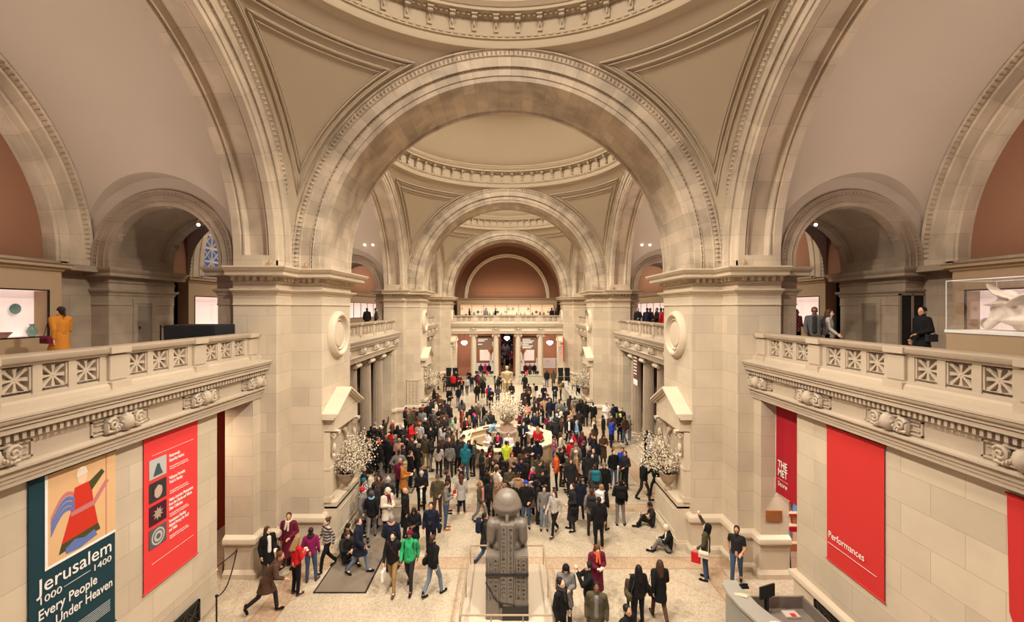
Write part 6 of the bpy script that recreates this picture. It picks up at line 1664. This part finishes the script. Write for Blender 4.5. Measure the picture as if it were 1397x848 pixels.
GAL = '''
-11.45 11.2 l walk c:ochre ochre darkbrown/t bag:maroon
9.15 13.0 fl walk j:darkgrey brown black/s glasses open:charcoal
9.75 13.2 fr walk j:lightgrey black brown/l open:charcoal
11.0 16.6 f relax s:pinkcheck black darkbrown/l
10.45 11.0 l relax c:black black black/s xbag:charcoal
8.75 29.2 fl relax j:black black black/s
8.5 26.5 b stand j:navy black black/s
8.9 27.2 b stand j:maroon black brown/s
8.9 26.0 l relax j:black charcoal black/s
9.3 26.4 b stand j:teal black black/s
8.7 24.2 b stand j:red black black/s
-9.9 30.9 b stand c:black black black/s
-9.0 30.0 r relax j:charcoal black black/s
8.4 46.0 l stand j:black navy black/s
-4.4 51.2 r stand j:black red black/s
-2.5 51.3 b stand c:grey black grey/s
-1.35 51.2 l relax j:black maroon black/s
5.25 51.2 b stand j:black black black/s
5.75 51.5 l stand j:charcoal black black/s
'''
for ln in GAL.strip().split('\n'):
    t = ln.split(); ALLP.append([float(t[0]), float(t[1]), t[2], t[3], t[4].split(':'), t[5], t[6], t[7:], 1.0 if t[6][-1] != 'l' else .96, 420, 'gal', GF])
LOD = 2
def stair_crowd():      # past three hundred visitors: the throng on the stair behind, as one
    b = bmesh.new(); mats = []
    def addm(me, m, M):
        if m not in mats: mats.append(m)
        t = me.copy(); t.transform(M); n = len(b.faces); b.from_mesh(t); b.faces.ensure_lookup_table()
        for f in b.faces[n:]: f.material_index = mats.index(m); f.smooth = True
        bpy.data.meshes.remove(t)
    for i in range(30):
        k = i//3; y = 57.3+k*1.02+rdp.uniform(-.1, .1); z = int((y-57)/.34+1)*.17; pose = rdp.choice(['stand', 'relax'])
        M = Matrix.Translation(((-.62, 0, .62)[i % 3]+rdp.uniform(-.12, .12), y, z)) @ Matrix.Rotation(rdp.choice([0, pi]), 4, 'Z')
        me, P = body_mesh(pose); addm(me, SKIN[i % 3], M)
        addm(garment('jacket', pose), ccol(rdp.choice(['black', 'charcoal', 'brown', 'maroon', 'navy', 'grey'])), M); addm(garment('trousers', pose), ccol(rdp.choice(['black', 'jeans'])), M)
        addm(head_thing(rdp.choice(['short', 'long'])), hcol(rdp.choice(['black', 'brown', 'grey'])), M @ P['HM'])
    me = bpy.data.meshes.new('stair_crowd'); b.to_mesh(me); b.free()
    for m in mats: me.materials.append(m)
    o = bpy.data.objects.new('stair_crowd', me); COL.objects.link(o); o['kind'] = 'stuff'
    tag(o, 'dense throng of visitors climbing the stair behind the central end opening', 'crowd')
stair_crowd(); LOD = 0
for hx, z_, c_ in ((656, 52.2, 'charcoal'), (662, 52.3, 'hotpink'), (667, 52.2, 'black'), (717, 52.4, 'maroon'), (723, 52.3, 'brown'), (729, 52.3, 'black')):
    ALLP.append([(hx-691.7)*z_/596, z_, 'b' if hx < 700 else 'f', 'stand', ['j', c_], 'black', 'black/s', [], 1., 500, 'back', 0.])

ADJ = dict(darkgrey='dark grey', lightgrey='light grey', skyblue='light blue', hotpink='bright pink', neon='neon yellow', jeans='blue jeans', lightjeans='pale jeans', pinkcheck='pink checked', darkbrown='dark brown', peach='dusty pink', camel='camel brown')
def A(c): return ADJ.get(c, c)
def where(x, y, tagk, z):
    s = 'left' if x < 0 else 'right'
    if tagk == 'stair': return 'on the far stair'
    if tagk == 'back': return 'behind the %s ticket desk' % s
    if tagk == 'staff': return 'inside the information desk'
    if tagk == 'gal':
        if y > 49: return 'on the end balcony'
        return 'on the %s gallery' % ('nearest '+s if y < 20 else 'middle '+s if y < 35 else 'far '+s)
    if y < 15.6 and abs(x) < 1.8: return 'beside the dark statue'
    if y < 18.5: return {True: 'on the near %s floor' % s, False: 'by the near %s pier' % s}[abs(x) < 4.6]
    r = math.hypot(x, y-24.6)
    if r < 4.4: return 'at the information desk, '+('near side' if y < 23 else 'far side' if y > 26.2 else s+' side')
    if y < 31:
        if abs(x) > 5.2: return 'by the %s fluted columns' % s
        return 'between the statue and desk' if y < 21.5 else 'on the %s of the desk' % s
    if y < 37: return ('by the middle %s pier' % s) if abs(x) > 4 else 'just beyond the blossoms'
    if y < 44: return 'in the far bay, '+('by the pale figure' if abs(x) < 2.5 else s+' side')
    return 'near the %s ticket desk' % s
used = {}
recs = []
for p in ALLP:
    x, y, dr, pose, top, bottom, hair, ex, sc, hy, tk, z = p
    near = hy > 600 and dr in ('f', 'fl', 'fr', 'l', 'r') or tk == 'gal' and y < 20
    h0, _, hk = hair.partition('/'); skin = rdp.choice([0, 0, 1, 1, 2, 2]) if h0 != 'black' else rdp.choice([0, 2, 2, 3])
    if (round(x, 1), round(y)) and hy == 770: skin = 3
    LOD = 1 if hy > 645 or (tk == 'gal' and y < 20) else 0
    o, P = person(x, y, z, DIR[dr]+rdp.uniform(-.25, .25), pose, top, bottom, hair, ex, sc, skin, near)
    g = {'j': 'jacket', 'c': 'coat', 'l': 'long coat', 'p': 'puffer jacket', 's': 'sweater', 't': 'shirt'}[top[0]]
    hd = {'s': 'short %s hair', 'l': 'long %s hair', 'b': '%s bun', 't': '%s ponytail', 'c': 'curly %s hair', '': 'bald head'}[hk]
    hd = hd % A(h0) if '%' in hd else hd
    acc = []
    for e in ex:
        t, _, c = e.partition(':')
        if t in ('beanie', 'pompom'): hd = '%s knit hat' % A(c)
        elif t == 'cap': hd = '%s cap' % A(c)
        elif t == 'hood': hd = '%s hood up' % A(c)
        elif t == 'scarf': acc.append('%s scarf' % A(c))
        elif t == 'bp': acc.append('%s backpack' % A(c))
        elif t in ('bag', 'xbag', 'carry'): acc.append('%s bag' % A(c))
        elif t == 'furhood': acc.append('fur collar')
        elif t == 'open': acc.append('%s shirt' % A(c))
    bt = A(bottom)+('' if 'jeans' in bottom else ' trousers')
    do = dict(stand='standing', relax='standing', phone='looking down', cross='arms crossed', walk='walking', stride='walking', photo='taking photo', hip='hands on hips', lean='bending forward', rush='hurrying', sitfloor='sitting on floor', sit='sitting', **{'raise': 'arm raised'})[pose]
    fc = {'f': 'front', 'b': 'back', 'l': 'left profile', 'r': 'right profile'}[dr if len(dr) == 1 else dr[0]]
    W0 = '%s %s' % (A(top[1]), g); loc = where(x, y, tk, z)
    recs.append((o, W0, bt, hd, acc, do, fc, loc, x, y, z))
from collections import Counter
NW = Counter(q[1] for q in recs); N3 = Counter((q[1], q[3], q[7]) for q in recs); N4 = Counter((q[1], q[3], q[7], tuple(q[4][:1])) for q in recs); N5 = Counter((q[1], q[2], q[3], q[7]) for q in recs)
for i, (o, W0, bt, hd, acc, do, fc, loc, x, y, z) in enumerate(recs):
    h2 = hd.replace('short ', ''); c = []
    if N3[W0, hd, loc] == 1 or (acc and N4[W0, hd, loc, (acc[0],)] == 1): c += ['person in %s, %s, %s%s' % (W0, hd, acc[0]+', ' if acc else '', loc)]
    if N5[W0, bt, hd, loc] == 1: c += ['person in %s, %s, %s, %s' % (W0, bt, hd, loc), 'person in %s, %s, %s, %s' % (W0, bt, h2, loc)]
    near = sorted(((math.hypot(x-q[8], y-q[9])+.25*NW[q[1]], q) for j, q in enumerate(recs) if j != i and math.hypot(x-q[8], y-q[9]) < 2.2), key=lambda t: t[0])[:8]
    for d_, q in near:
        rel = 'in front of' if q[9]-y > 1.5*abs(x-q[8]) else 'just behind' if y-q[9] > 1.5*abs(x-q[8]) else 'left of' if x < q[8] else 'right of'
        ex_ = q[1]+(' and '+q[3] if NW[q[1]] > 6 else '')
        c += ['person in %s, %s, %s the %s, %s' % (W0, h2, rel, ex_, loc), 'person in %s, %s, %s the %s' % (W0, h2, rel, ex_)]
    c += ['person in %s, %s, %s, %s %s' % (W0, bt, h2, do, loc)]
    c = [t for t in c if len(t.split()) <= 16]
    lab = next((t for t in c if t.lower() not in used), c[-1] if c else 'person in %s %s' % (W0, loc))
    if lab.lower() in used: print('DUPLABEL', lab)
    used[lab.lower()] = 1
    tag(o, lab, 'person', 'visitors in the great hall')
print('PEOPLE', len(recs))

# ------------------------------------------------------------------ information desk
o = empty('information_desk', (0, 24.6, 0)); R8 = 2.72
def octa(r, off=pi/8): return [(r*cos(off+2*pi*i/8), r*sin(off+2*pi*i/8)) for i in range(8)]
M_DESK = mat('desk_cream_stone', srgb(190, 166, 134), .6, noise=.06)
b = MB(); 
for r0, r1, z0, z1 in ((2.30, 2.66, .12, 1.02), (2.4, 2.60, 0, .12), (2.28, 2.70, .92, .98)):
    a_, b_ = octa(r0), octa(r1)
    b.grid([[(p[0], p[1], z0), (p[0], p[1], z1)] for p in b_], cu=True); b.grid([[(p[0], p[1], z0), (p[0], p[1], z1)] for p in a_], cu=True)
    for i in range(8):
        j = (i+1) % 8; b.add([(a_[i][0], a_[i][1], z1), (a_[j][0], a_[j][1], z1), (b_[j][0], b_[j][1], z1), (b_[i][0], b_[i][1], z1)], [(0, 1, 2, 3)])
for i in range(8):
    a0, a1 = octa(2.67)[i], octa(2.67)[(i+1) % 8]; mx, my = (a0[0]+a1[0])/2, (a0[1]+a1[1])/2; an = atan2(a1[1]-a0[1], a1[0]-a0[0])
    b.cbox((mx, my, .52), (1.5, .02, .60), an)
b.build('counter_front', M_DESK, o)
b = MB(); a_, b_ = octa(2.22), octa(2.80)
for z in (1.02, 1.08):
    for i in range(8):
        j = (i+1) % 8; b.add([(a_[i][0], a_[i][1], z), (a_[j][0], a_[j][1], z), (b_[j][0], b_[j][1], z), (b_[i][0], b_[i][1], z)], [(0, 1, 2, 3)])
for q in (a_, b_): b.grid([[(p[0], p[1], 1.02), (p[0], p[1], 1.08)] for p in q], cu=True)
b.build('counter_top', mat('counter_top_pale', srgb(205, 182, 150), .5, noise=.04), o)
b = MB(); 
for i in range(8):
    a_, b_ = octa(2.08), octa(2.3); j = (i+1) % 8; b.add([(p[0], p[1], .76) for p in (a_[i], a_[j], b_[j], b_[i])], [(0, 1, 2, 3)]); b.add([(a_[i][0], a_[i][1], .1), (a_[j][0], a_[j][1], .1), (a_[j][0], a_[j][1], .76), (a_[i][0], a_[i][1], .76)], [(0, 1, 2, 3)])
b.build('inner_worktop', M_DESK, o)
tag(o, 'octagonal cream stone information desk in the middle of the hall', 'desk')
b = MB(); b.prism(octa(.72), 0, .45); b.prism(octa(.55), .45, 1.35); b.prism(octa(.62), 1.35, 1.45); b.prism(octa(.42), 1.45, 1.75)
q = b.build('flower_plinth', mat('plinth_rose_grey', srgb(190, 165, 146), .5, noise=.06), None, (0, 24.6, 0)); tag(q, 'octagonal stone plinth inside the information desk carrying the blossoms', 'plinth')
for i, (an, rr) in enumerate(((.4, 2.17), (1.2, 2.17), (2.2, 2.17), (3.0, 2.17), (-.5, 2.17), (-2.3, 2.17), (-1.3, 2.17))):
    m = empty('monitor', (rr*cos(an), 24.6+rr*sin(an), .77), an+pi/2); MB().box(-.22, .22, -.02, .02, .1, .38).build('screen', M_BLACK, m); MB().box(-.03, .03, -.02, .02, 0, .12).build('stand', M_BLACK, m); MB().box(-.1, .1, -.08, .08, 0, .015).build('foot', M_BLACK, m)
    tag(m, 'black monitor on the inner worktop of the information desk, %s' % ('right rear', 'rear right of the plinth', 'rear left of the plinth', 'left', 'right front', 'left front', 'front')[i], 'monitor', 'monitors in the information desk')
for i in range(14):
    an = i*2*pi/14+.2; c = MB().cbox((0, 0, .02), (.22, .15, .04), rdp.uniform(0, 3)); cn, cc = (('white', srgb(235, 230, 222)), ('red', srgb(200, 60, 45)), ('cream', srgb(225, 208, 175)))[(i*2) % 3]
    q = c.build('leaflet_stack', mat('leaflet_'+cn, cc, .6), None, (2.5*cos(an), 24.6+2.5*sin(an), 1.08)); tag(q, '%s leaflet stack on the information desk counter, %s' % (cn, ('right', 'right rear', 'rear right', 'rear right of middle', 'rear', 'rear left of middle', 'rear left', 'left rear', 'left', 'left front', 'front left', 'front middle', 'front right', 'right front')[i]), 'leaflets', 'leaflet stacks on the counter')

# ------------------------------------------------------------------ urns of flowering branches
M_BARK = mat('branch_bark', srgb(96, 72, 52), .8); M_BLOOM = mat('blossom_cream', srgb(236, 222, 196), .7)
def arrangement(loc, rx, rz_, base_h, urn_r, nb, nf, label, lean=(0, 0), seed=1, urnmat=None):
    o = empty('flower_urn', loc); u = MB().rev([(.001, 0), (.5, 0), (.5, .08), (.3, .12), (.22, .2), (.26, .3), (.62, .5), (.95, .8), (1.0, 1.0), (1.1, 1.08), (1.1, 1.15), (.9, 1.15), (.85, .9), (.001, .8)], n=28)
    u.v = [(x*urn_r, y*urn_r, z*base_h/1.15) for x, y, z in u.v]; u.build('urn', urnmat or mat('urn_stone', srgb(170, 148, 124), .6, noise=.1), o, smooth=60)
    rd = random.Random(seed); br = MB(); fl = MB()
    for i in range(nb):
        a = rd.uniform(0, 2*pi); el = rd.uniform(.05, 1.45); L = rd.uniform(.65, 1.2)
        tip = V((rx*cos(a)*cos(el)*L+lean[0]*L, rx*sin(a)*cos(el)*L+lean[1]*L, base_h+rz_*(.15+.85*sin(el))*L*1.0+.05)); st = V((urn_r*.4*cos(a), urn_r*.4*sin(a), base_h*.9)); mid = (st+tip)/2+V((rd.uniform(-.1, .1), rd.uniform(-.1, .1), rz_*.12))
        pts = [st.lerp(mid, t/4).lerp(mid.lerp(tip, t/4), t/4) for t in range(5)]
        br.tube(pts, [.012, .010, .008, .006, .004], 4, cap=False)
        for j in range(nf):
            t = rd.uniform(.25, 1.0); p = st.lerp(mid, t).lerp(mid.lerp(tip, t), t)+V((rd.gauss(0, .065), rd.gauss(0, .065), rd.gauss(0, .065)))*(.8+rx*.7); s_ = rd.uniform(.016, .036)
            u1 = V((rd.gauss(0, 1), rd.gauss(0, 1), rd.gauss(0, 1))).normalized(); u2 = u1.orthogonal().normalized(); u3 = u1.cross(u2)
            fl.add([p+u2*s_, p+u3*s_, p-u2*s_, p-u3*s_, p+u1*s_*.8], [(0, 1, 4), (1, 2, 4), (2, 3, 4), (3, 0, 4), (3, 2, 1, 0)])
        if i % 3 == 0: br.tube([pts[2], pts[2]+V((rd.gauss(0, .2), rd.gauss(0, .2), rd.uniform(.05, .3)))], .004, 3, cap=False)
    br.build('branches', M_BARK, o, smooth=0); f = MB(); f = fl.build('blossoms', M_BLOOM, o, smooth=0); f['kind'] = 'stuff'
    tag(o, label, 'flower arrangement', 'urns of flowering branches'); return o
arrangement((0, 24.6, 1.75), .95, 1.25, .42, .40, 130, 26, 'huge urn of cream blossom branches above the information desk', seed=1)
for k in (0, 1):
    for s in (1, -1):
        arrangement((s*5.96, 16.19+k*PITCH, 1.60), .78, 1.30, .62, .30, 100, 22, 'stone urn of cream blossom branches on the %s %s niche ledge' % (('near', 'middle')[k], SIDE[s]), lean=(-s*.38, .05), seed=4+k*2+s)

# ------------------------------------------------------------------ the dark statue on its platform
o = empty('statue_platform', (0, 0, 0)); b = MB().box(-1.16, 1.16, 10.35, 13.5, 0, .40)
b.build('deck', mat('platform_white', srgb(196, 180, 158), .7, noise=.03), o, bevel=.01)
tag(o, 'low white platform under the dark stone statue', 'platform')
f = MB(); Z = .98
for a, c in (((-1.12, 10.4), (1.12, 10.4)), ((-1.12, 10.4), (-1.12, 13.46)), ((1.12, 10.4), (1.12, 13.46))): f.tube([(a[0], a[1], Z), (c[0], c[1], Z)], .022, 6)
for x0, x1 in ((-1.12, -.62), (.62, 1.12)): f.tube([(x0, 13.46, Z), (x1, 13.46, Z)], .024, 6); f.tube([(x0 if x0 > 0 else x1, 13.46, .4), (x0 if x0 > 0 else x1, 13.46, Z)], .014, 6)
rl = f
ro = empty('platform_rail', (0, 0, 0)); rl.build('top_rail', mat('rail_cream', srgb(168, 146, 118), .4), ro)
for x, y in ((-1.12, 10.4), (-.38, 10.4), (.38, 10.4), (1.12, 10.4), (-1.12, 13.46), (1.12, 13.46), (-1.12, 11.93), (1.12, 11.93)): MB().tube([(x, y, .40), (x, y, Z)], .018, 6).build('post', MATS['rail_cream'], ro)
tag(ro, 'thin cream metal rail around the statue platform', 'railing')
for s in (1, -1):
    c = MB(); c.add([(x, y, z) for x in (s*1.15-.01, s*1.15+.01) for y, z in ((10.85, .68), (11.25, .72), (11.25, 1.0), (10.85, .96))], [(0, 1, 2, 3), (7, 6, 5, 4), (0, 4, 5, 1), (1, 5, 6, 2), (2, 6, 7, 3), (3, 7, 4, 0)])
    q = c.build('label_plate', mat('label_grey', srgb(150, 140, 130), .5)); tag(q, 'grey label plate on the %s platform rail' % SIDE[s], 'label', 'label plates on the platform rail')
M_GRAN = mat('dark_granite', srgb(118, 108, 96), .42, noise=.16, nscale=8, bump=.15, spec=.5)
so = empty('granite_statue', (0, 11.0, .4))
b = MB(); b.box(-.54, .54, .06, 1.6, 0, 1.60)
q = b.build('throne', M_GRAN, so, bevel=.02)
b = MB(); b.box(-.18, .18, .03, .3, 0, 2.40); b.build('back_pillar', M_GRAN, so, bevel=.01)
b = MB()      # seated torso, upper arms, nemes head cloth
b.cap_tube((0, .50, 1.45), (0, .48, 1.8), .27, .25, 16); b.cap_tube((0, .48, 1.8), (0, .46, 2.18), .27, .28, 16); b.cap_tube((-.34, .45, 2.24), (.34, .45, 2.24), .165, .165, 14)
for s in (1, -1):
    b.cap_tube((s*.37, .44, 2.24), (s*.41, .46, 1.84), .165, .135, 14); b.cap_tube((s*.42, .46, 1.84), (s*.36, 1.0, 1.76), .125, .09, 12); b.cap_tube((s*.2, .5, 1.66), (s*.2, 1.35, 1.68), .19, .17, 12); b.cap_tube((s*.2, 1.4, 1.6), (s*.2, 1.42, .3), .16, .12, 12)
    b.cap_tube((s*.13, .46, 2.40), (s*.26, .47, 2.34), .12, .08, 12)
b.ell((0, .46, 2.82), (.335, .31, .34), 24, 16); b.cap_tube((0, .44, 2.35), (0, .46, 2.7), .15, .25, 16)
b.grid([[(r_*cos(a_), .46+r_*.84*sin(a_), z_) for r_, z_ in ((.001, 3.0), (.30, 2.98), (.355, 2.86), (.395, 2.74), (.395, 2.70), (.31, 2.56), (.17, 2.44), (.001, 2.38))] for a_ in [2*pi*i/28 for i in range(28)]], cu=True)
b.cap_tube((0, .19, 2.56), (0, .14, 2.34), .05, .04, 10)
q = bpy.data.objects.new('figure', remesh(b, .02, 'figure', M_GRAN, 3)); COL.objects.link(q); q.parent = so
b = MB(); b.box(-.12, .545, .02, .3, .0, .36); b.build('base_block', mat('black_base_block', srgb(52, 48, 46), .5, noise=.1), so)
gl = MB(); rg = random.Random(9)      # columns of incised signs
M_GL = mat('incised_shadow', srgb(58, 50, 44), .7)
def glyph(x, z, y, s_):
    k = rg.randrange(6)
    if k == 0: gl.box(x-s_, x+s_, y-.004, y+.01, z-.006, z+.006); gl.box(x-s_*.6, x+s_*.6, y-.004, y+.01, z+.02, z+.03)
    elif k == 1: gl.tube([(x+s_*.7*cos(a_), y, z+s_*.7*sin(a_)) for a_ in [2*pi*i/10 for i in range(10)]], .005, 4, closed=True)
    elif k == 2: gl.tube([(x-s_+2*s_*i/6, y, z+.012*(-1)**i) for i in range(7)], .004, 4)
    elif k == 3: gl.box(x-.005, x+.005, y-.004, y+.01, z-s_, z+s_); gl.box(x-s_*.6, x+s_*.6, y-.004, y+.01, z+s_*.5, z+s_*.7)
    elif k == 4: gl.tube([(x-s_, y, z-s_*.4), (x-s_*.2, y, z+s_*.5), (x+s_*.8, y, z+s_*.3), (x+s_, y, z-s_*.5)], .006, 4)
    else: gl.tube([(x-s_*.5, y, z+s_), (x-s_*.5, y, z-s_*.8), (x+s_*.7, y, z-s_*.8)], .005, 4)
for cx in (-.09, .09):
    for i in range(17): glyph(cx, 2.28-i*.105, .026, .042)
for cx in (-.42, -.29, .29, .42):
    for i in range(10): glyph(cx, 1.48-i*.105, .055, .04)
for x in (-.16, 0, .16): gl.box(x-.004, x+.004, .024, .04, .4, 2.36)
for x in (-.5, -.36, -.22, .22, .36, .5): gl.box(x-.004, x+.004, .054, .07, .5, 1.56)
gl.build('incised_signs', M_GL, so)
b = MB(); b.box(-.545, .545, .02, .2, 1.12, 1.19); b.tube([(-.54, .055, .95), (-.42, .055, .75), (-.34, .055, .60), (-.26, .055, .48), (-.18, .03, .46), (.2, .02, .40)], .016, 5); b.box(-.2, -.1, .02, .2, .33, .42); b.build('crack', mat('crack_dark', (.03, .026, .022, 1), .8), so)
tag(so, 'dark granite seated figure seen from behind with carved back pillar', 'statue')

# ------------------------------------------------------------------ curved ticket desk in the right foreground, with its equipment
o = empty('reception_desk', (0, 0, 0)); M_GD = mat('grey_green_desk', srgb(150, 148, 138), .45); b = MB(); t = MB()
# curved front from (5.6, 11.0) sweeping toward the camera
pts = [(5.72, 11.55), (5.60, 11.35), (5.56, 11.0), (5.60, 10.5), (5.72, 10.0), (5.95, 9.5), (6.3, 9.1)]
inn = [(6.05, 11.50), (6.05, 11.3), (6.04, 11.0), (6.08, 10.55), (6.2, 10.15), (6.42, 9.75), (6.7, 9.4)]
t.prism(pts+list(reversed(inn)), 1.06, 1.12); pi2 = [(x+.08, y) for x, y in pts]; b.prism(pi2+[(x-.25, y) for x, y in reversed(inn)], 0, 1.06)
t.build('counter_top', mat('desk_top_grey', srgb(168, 164, 152), .3), o); b.build('curved_front', M_GD, o)
b = MB().box(6.05, 7.45, 10.95, 11.0, 0, 1.05); b.box(7.4, 7.45, 9.2, 11.0, 0, 1.05); b.build('back_panel', mat('desk_panel_taupe', srgb(120, 108, 98), .5), o)
MB().box(6.05, 7.4, 10.2, 10.95, .72, .76).build('worktop', mat('worktop_grey', srgb(130, 120, 110), .4), o)
tag(o, 'curved grey reception desk in the right foreground', 'desk')
m = empty('monitor', (6.42, 10.85, 1.12)); MB().box(-.24, .24, -.02, .02, .04, .34).build('screen', M_BLACK, m); MB().box(-.04, .04, -.02, .05, -.37, .1).build('stand', M_BLACK, m); m.rotation_euler = (0, 0, .35); m.location = (6.4, 10.75, 1.13); tag(m, 'black flat monitor on the curved reception desk', 'monitor')
q = MB().cbox((6.95, 10.7, .79), (.34, .24, .05)).build('document_box', mat('paper_box', srgb(205, 190, 175), .6), bevel=.005); MB().cbox((6.97, 10.64, .82), (.12, .10, .012)).build('red_stamp', M_RED, q); tag(q, 'pale box with red mark behind the reception monitor', 'box')
for i, (x, y, n_, c_) in enumerate(((5.78, 10.95, 'yellow and white leaflets fanned on the reception desk', 'leaflet_cream'), (6.08, 9.95, 'white leaflets near the front of the reception desk', 'leaflet_white'))):
    b = MB(); 
    for j in range(4): b.cbox((x+.05*j, y-.03*j, 1.124+.006*j), (.14, .10, .005), .3*j)
    q = b.build('leaflet_stack', MATS[c_]); tag(q, n_, 'leaflets')
q = MB(); q.box(6.0, 6.18, 11.15, 11.3, 1.12, 1.18); q.cap_tube((6.02, 11.22, 1.2), (6.16, 11.22, 1.2), .025, .025); q = q.build('desk_telephone', M_BLACK, bevel=.004); tag(q, 'black telephone at the far end of the reception desk', 'telephone')
o = empty('office_chair', (6.95, 9.75, 0)); b = MB(); b.ell((0, 0, .50), (.25, .25, .05), 16, 6); b.build('seat', M_BLACK, o)
b = MB(); b.grid([[(.26*cos(a_), .26*sin(a_)+.0, z_) for z_ in (.62, .70, .90, .98)] for a_ in [-2.4+i*.2 for i in range(9)]]); 
bb = MB(); bb.ell((.1, -.22, .80), (.24, .05, .22), 16, 10); bb.build('backrest', M_BLACK, o); MB().tube([(0, 0, .06), (0, 0, .48)], .03, 8).build('stem', M_BLACKM, o)
for i in range(5): a_ = 2*pi*i/5; MB().cap_tube((0, 0, .10), (.28*cos(a_), .28*sin(a_), .05), .025, .02).build('leg', M_BLACKM, o)
MB().tube([(.06, -.2, .52), (.08, -.24, .7)], .02, 6).build('back_stem', M_BLACKM, o)
tag(o, 'black office chair behind the curved reception desk', 'chair')
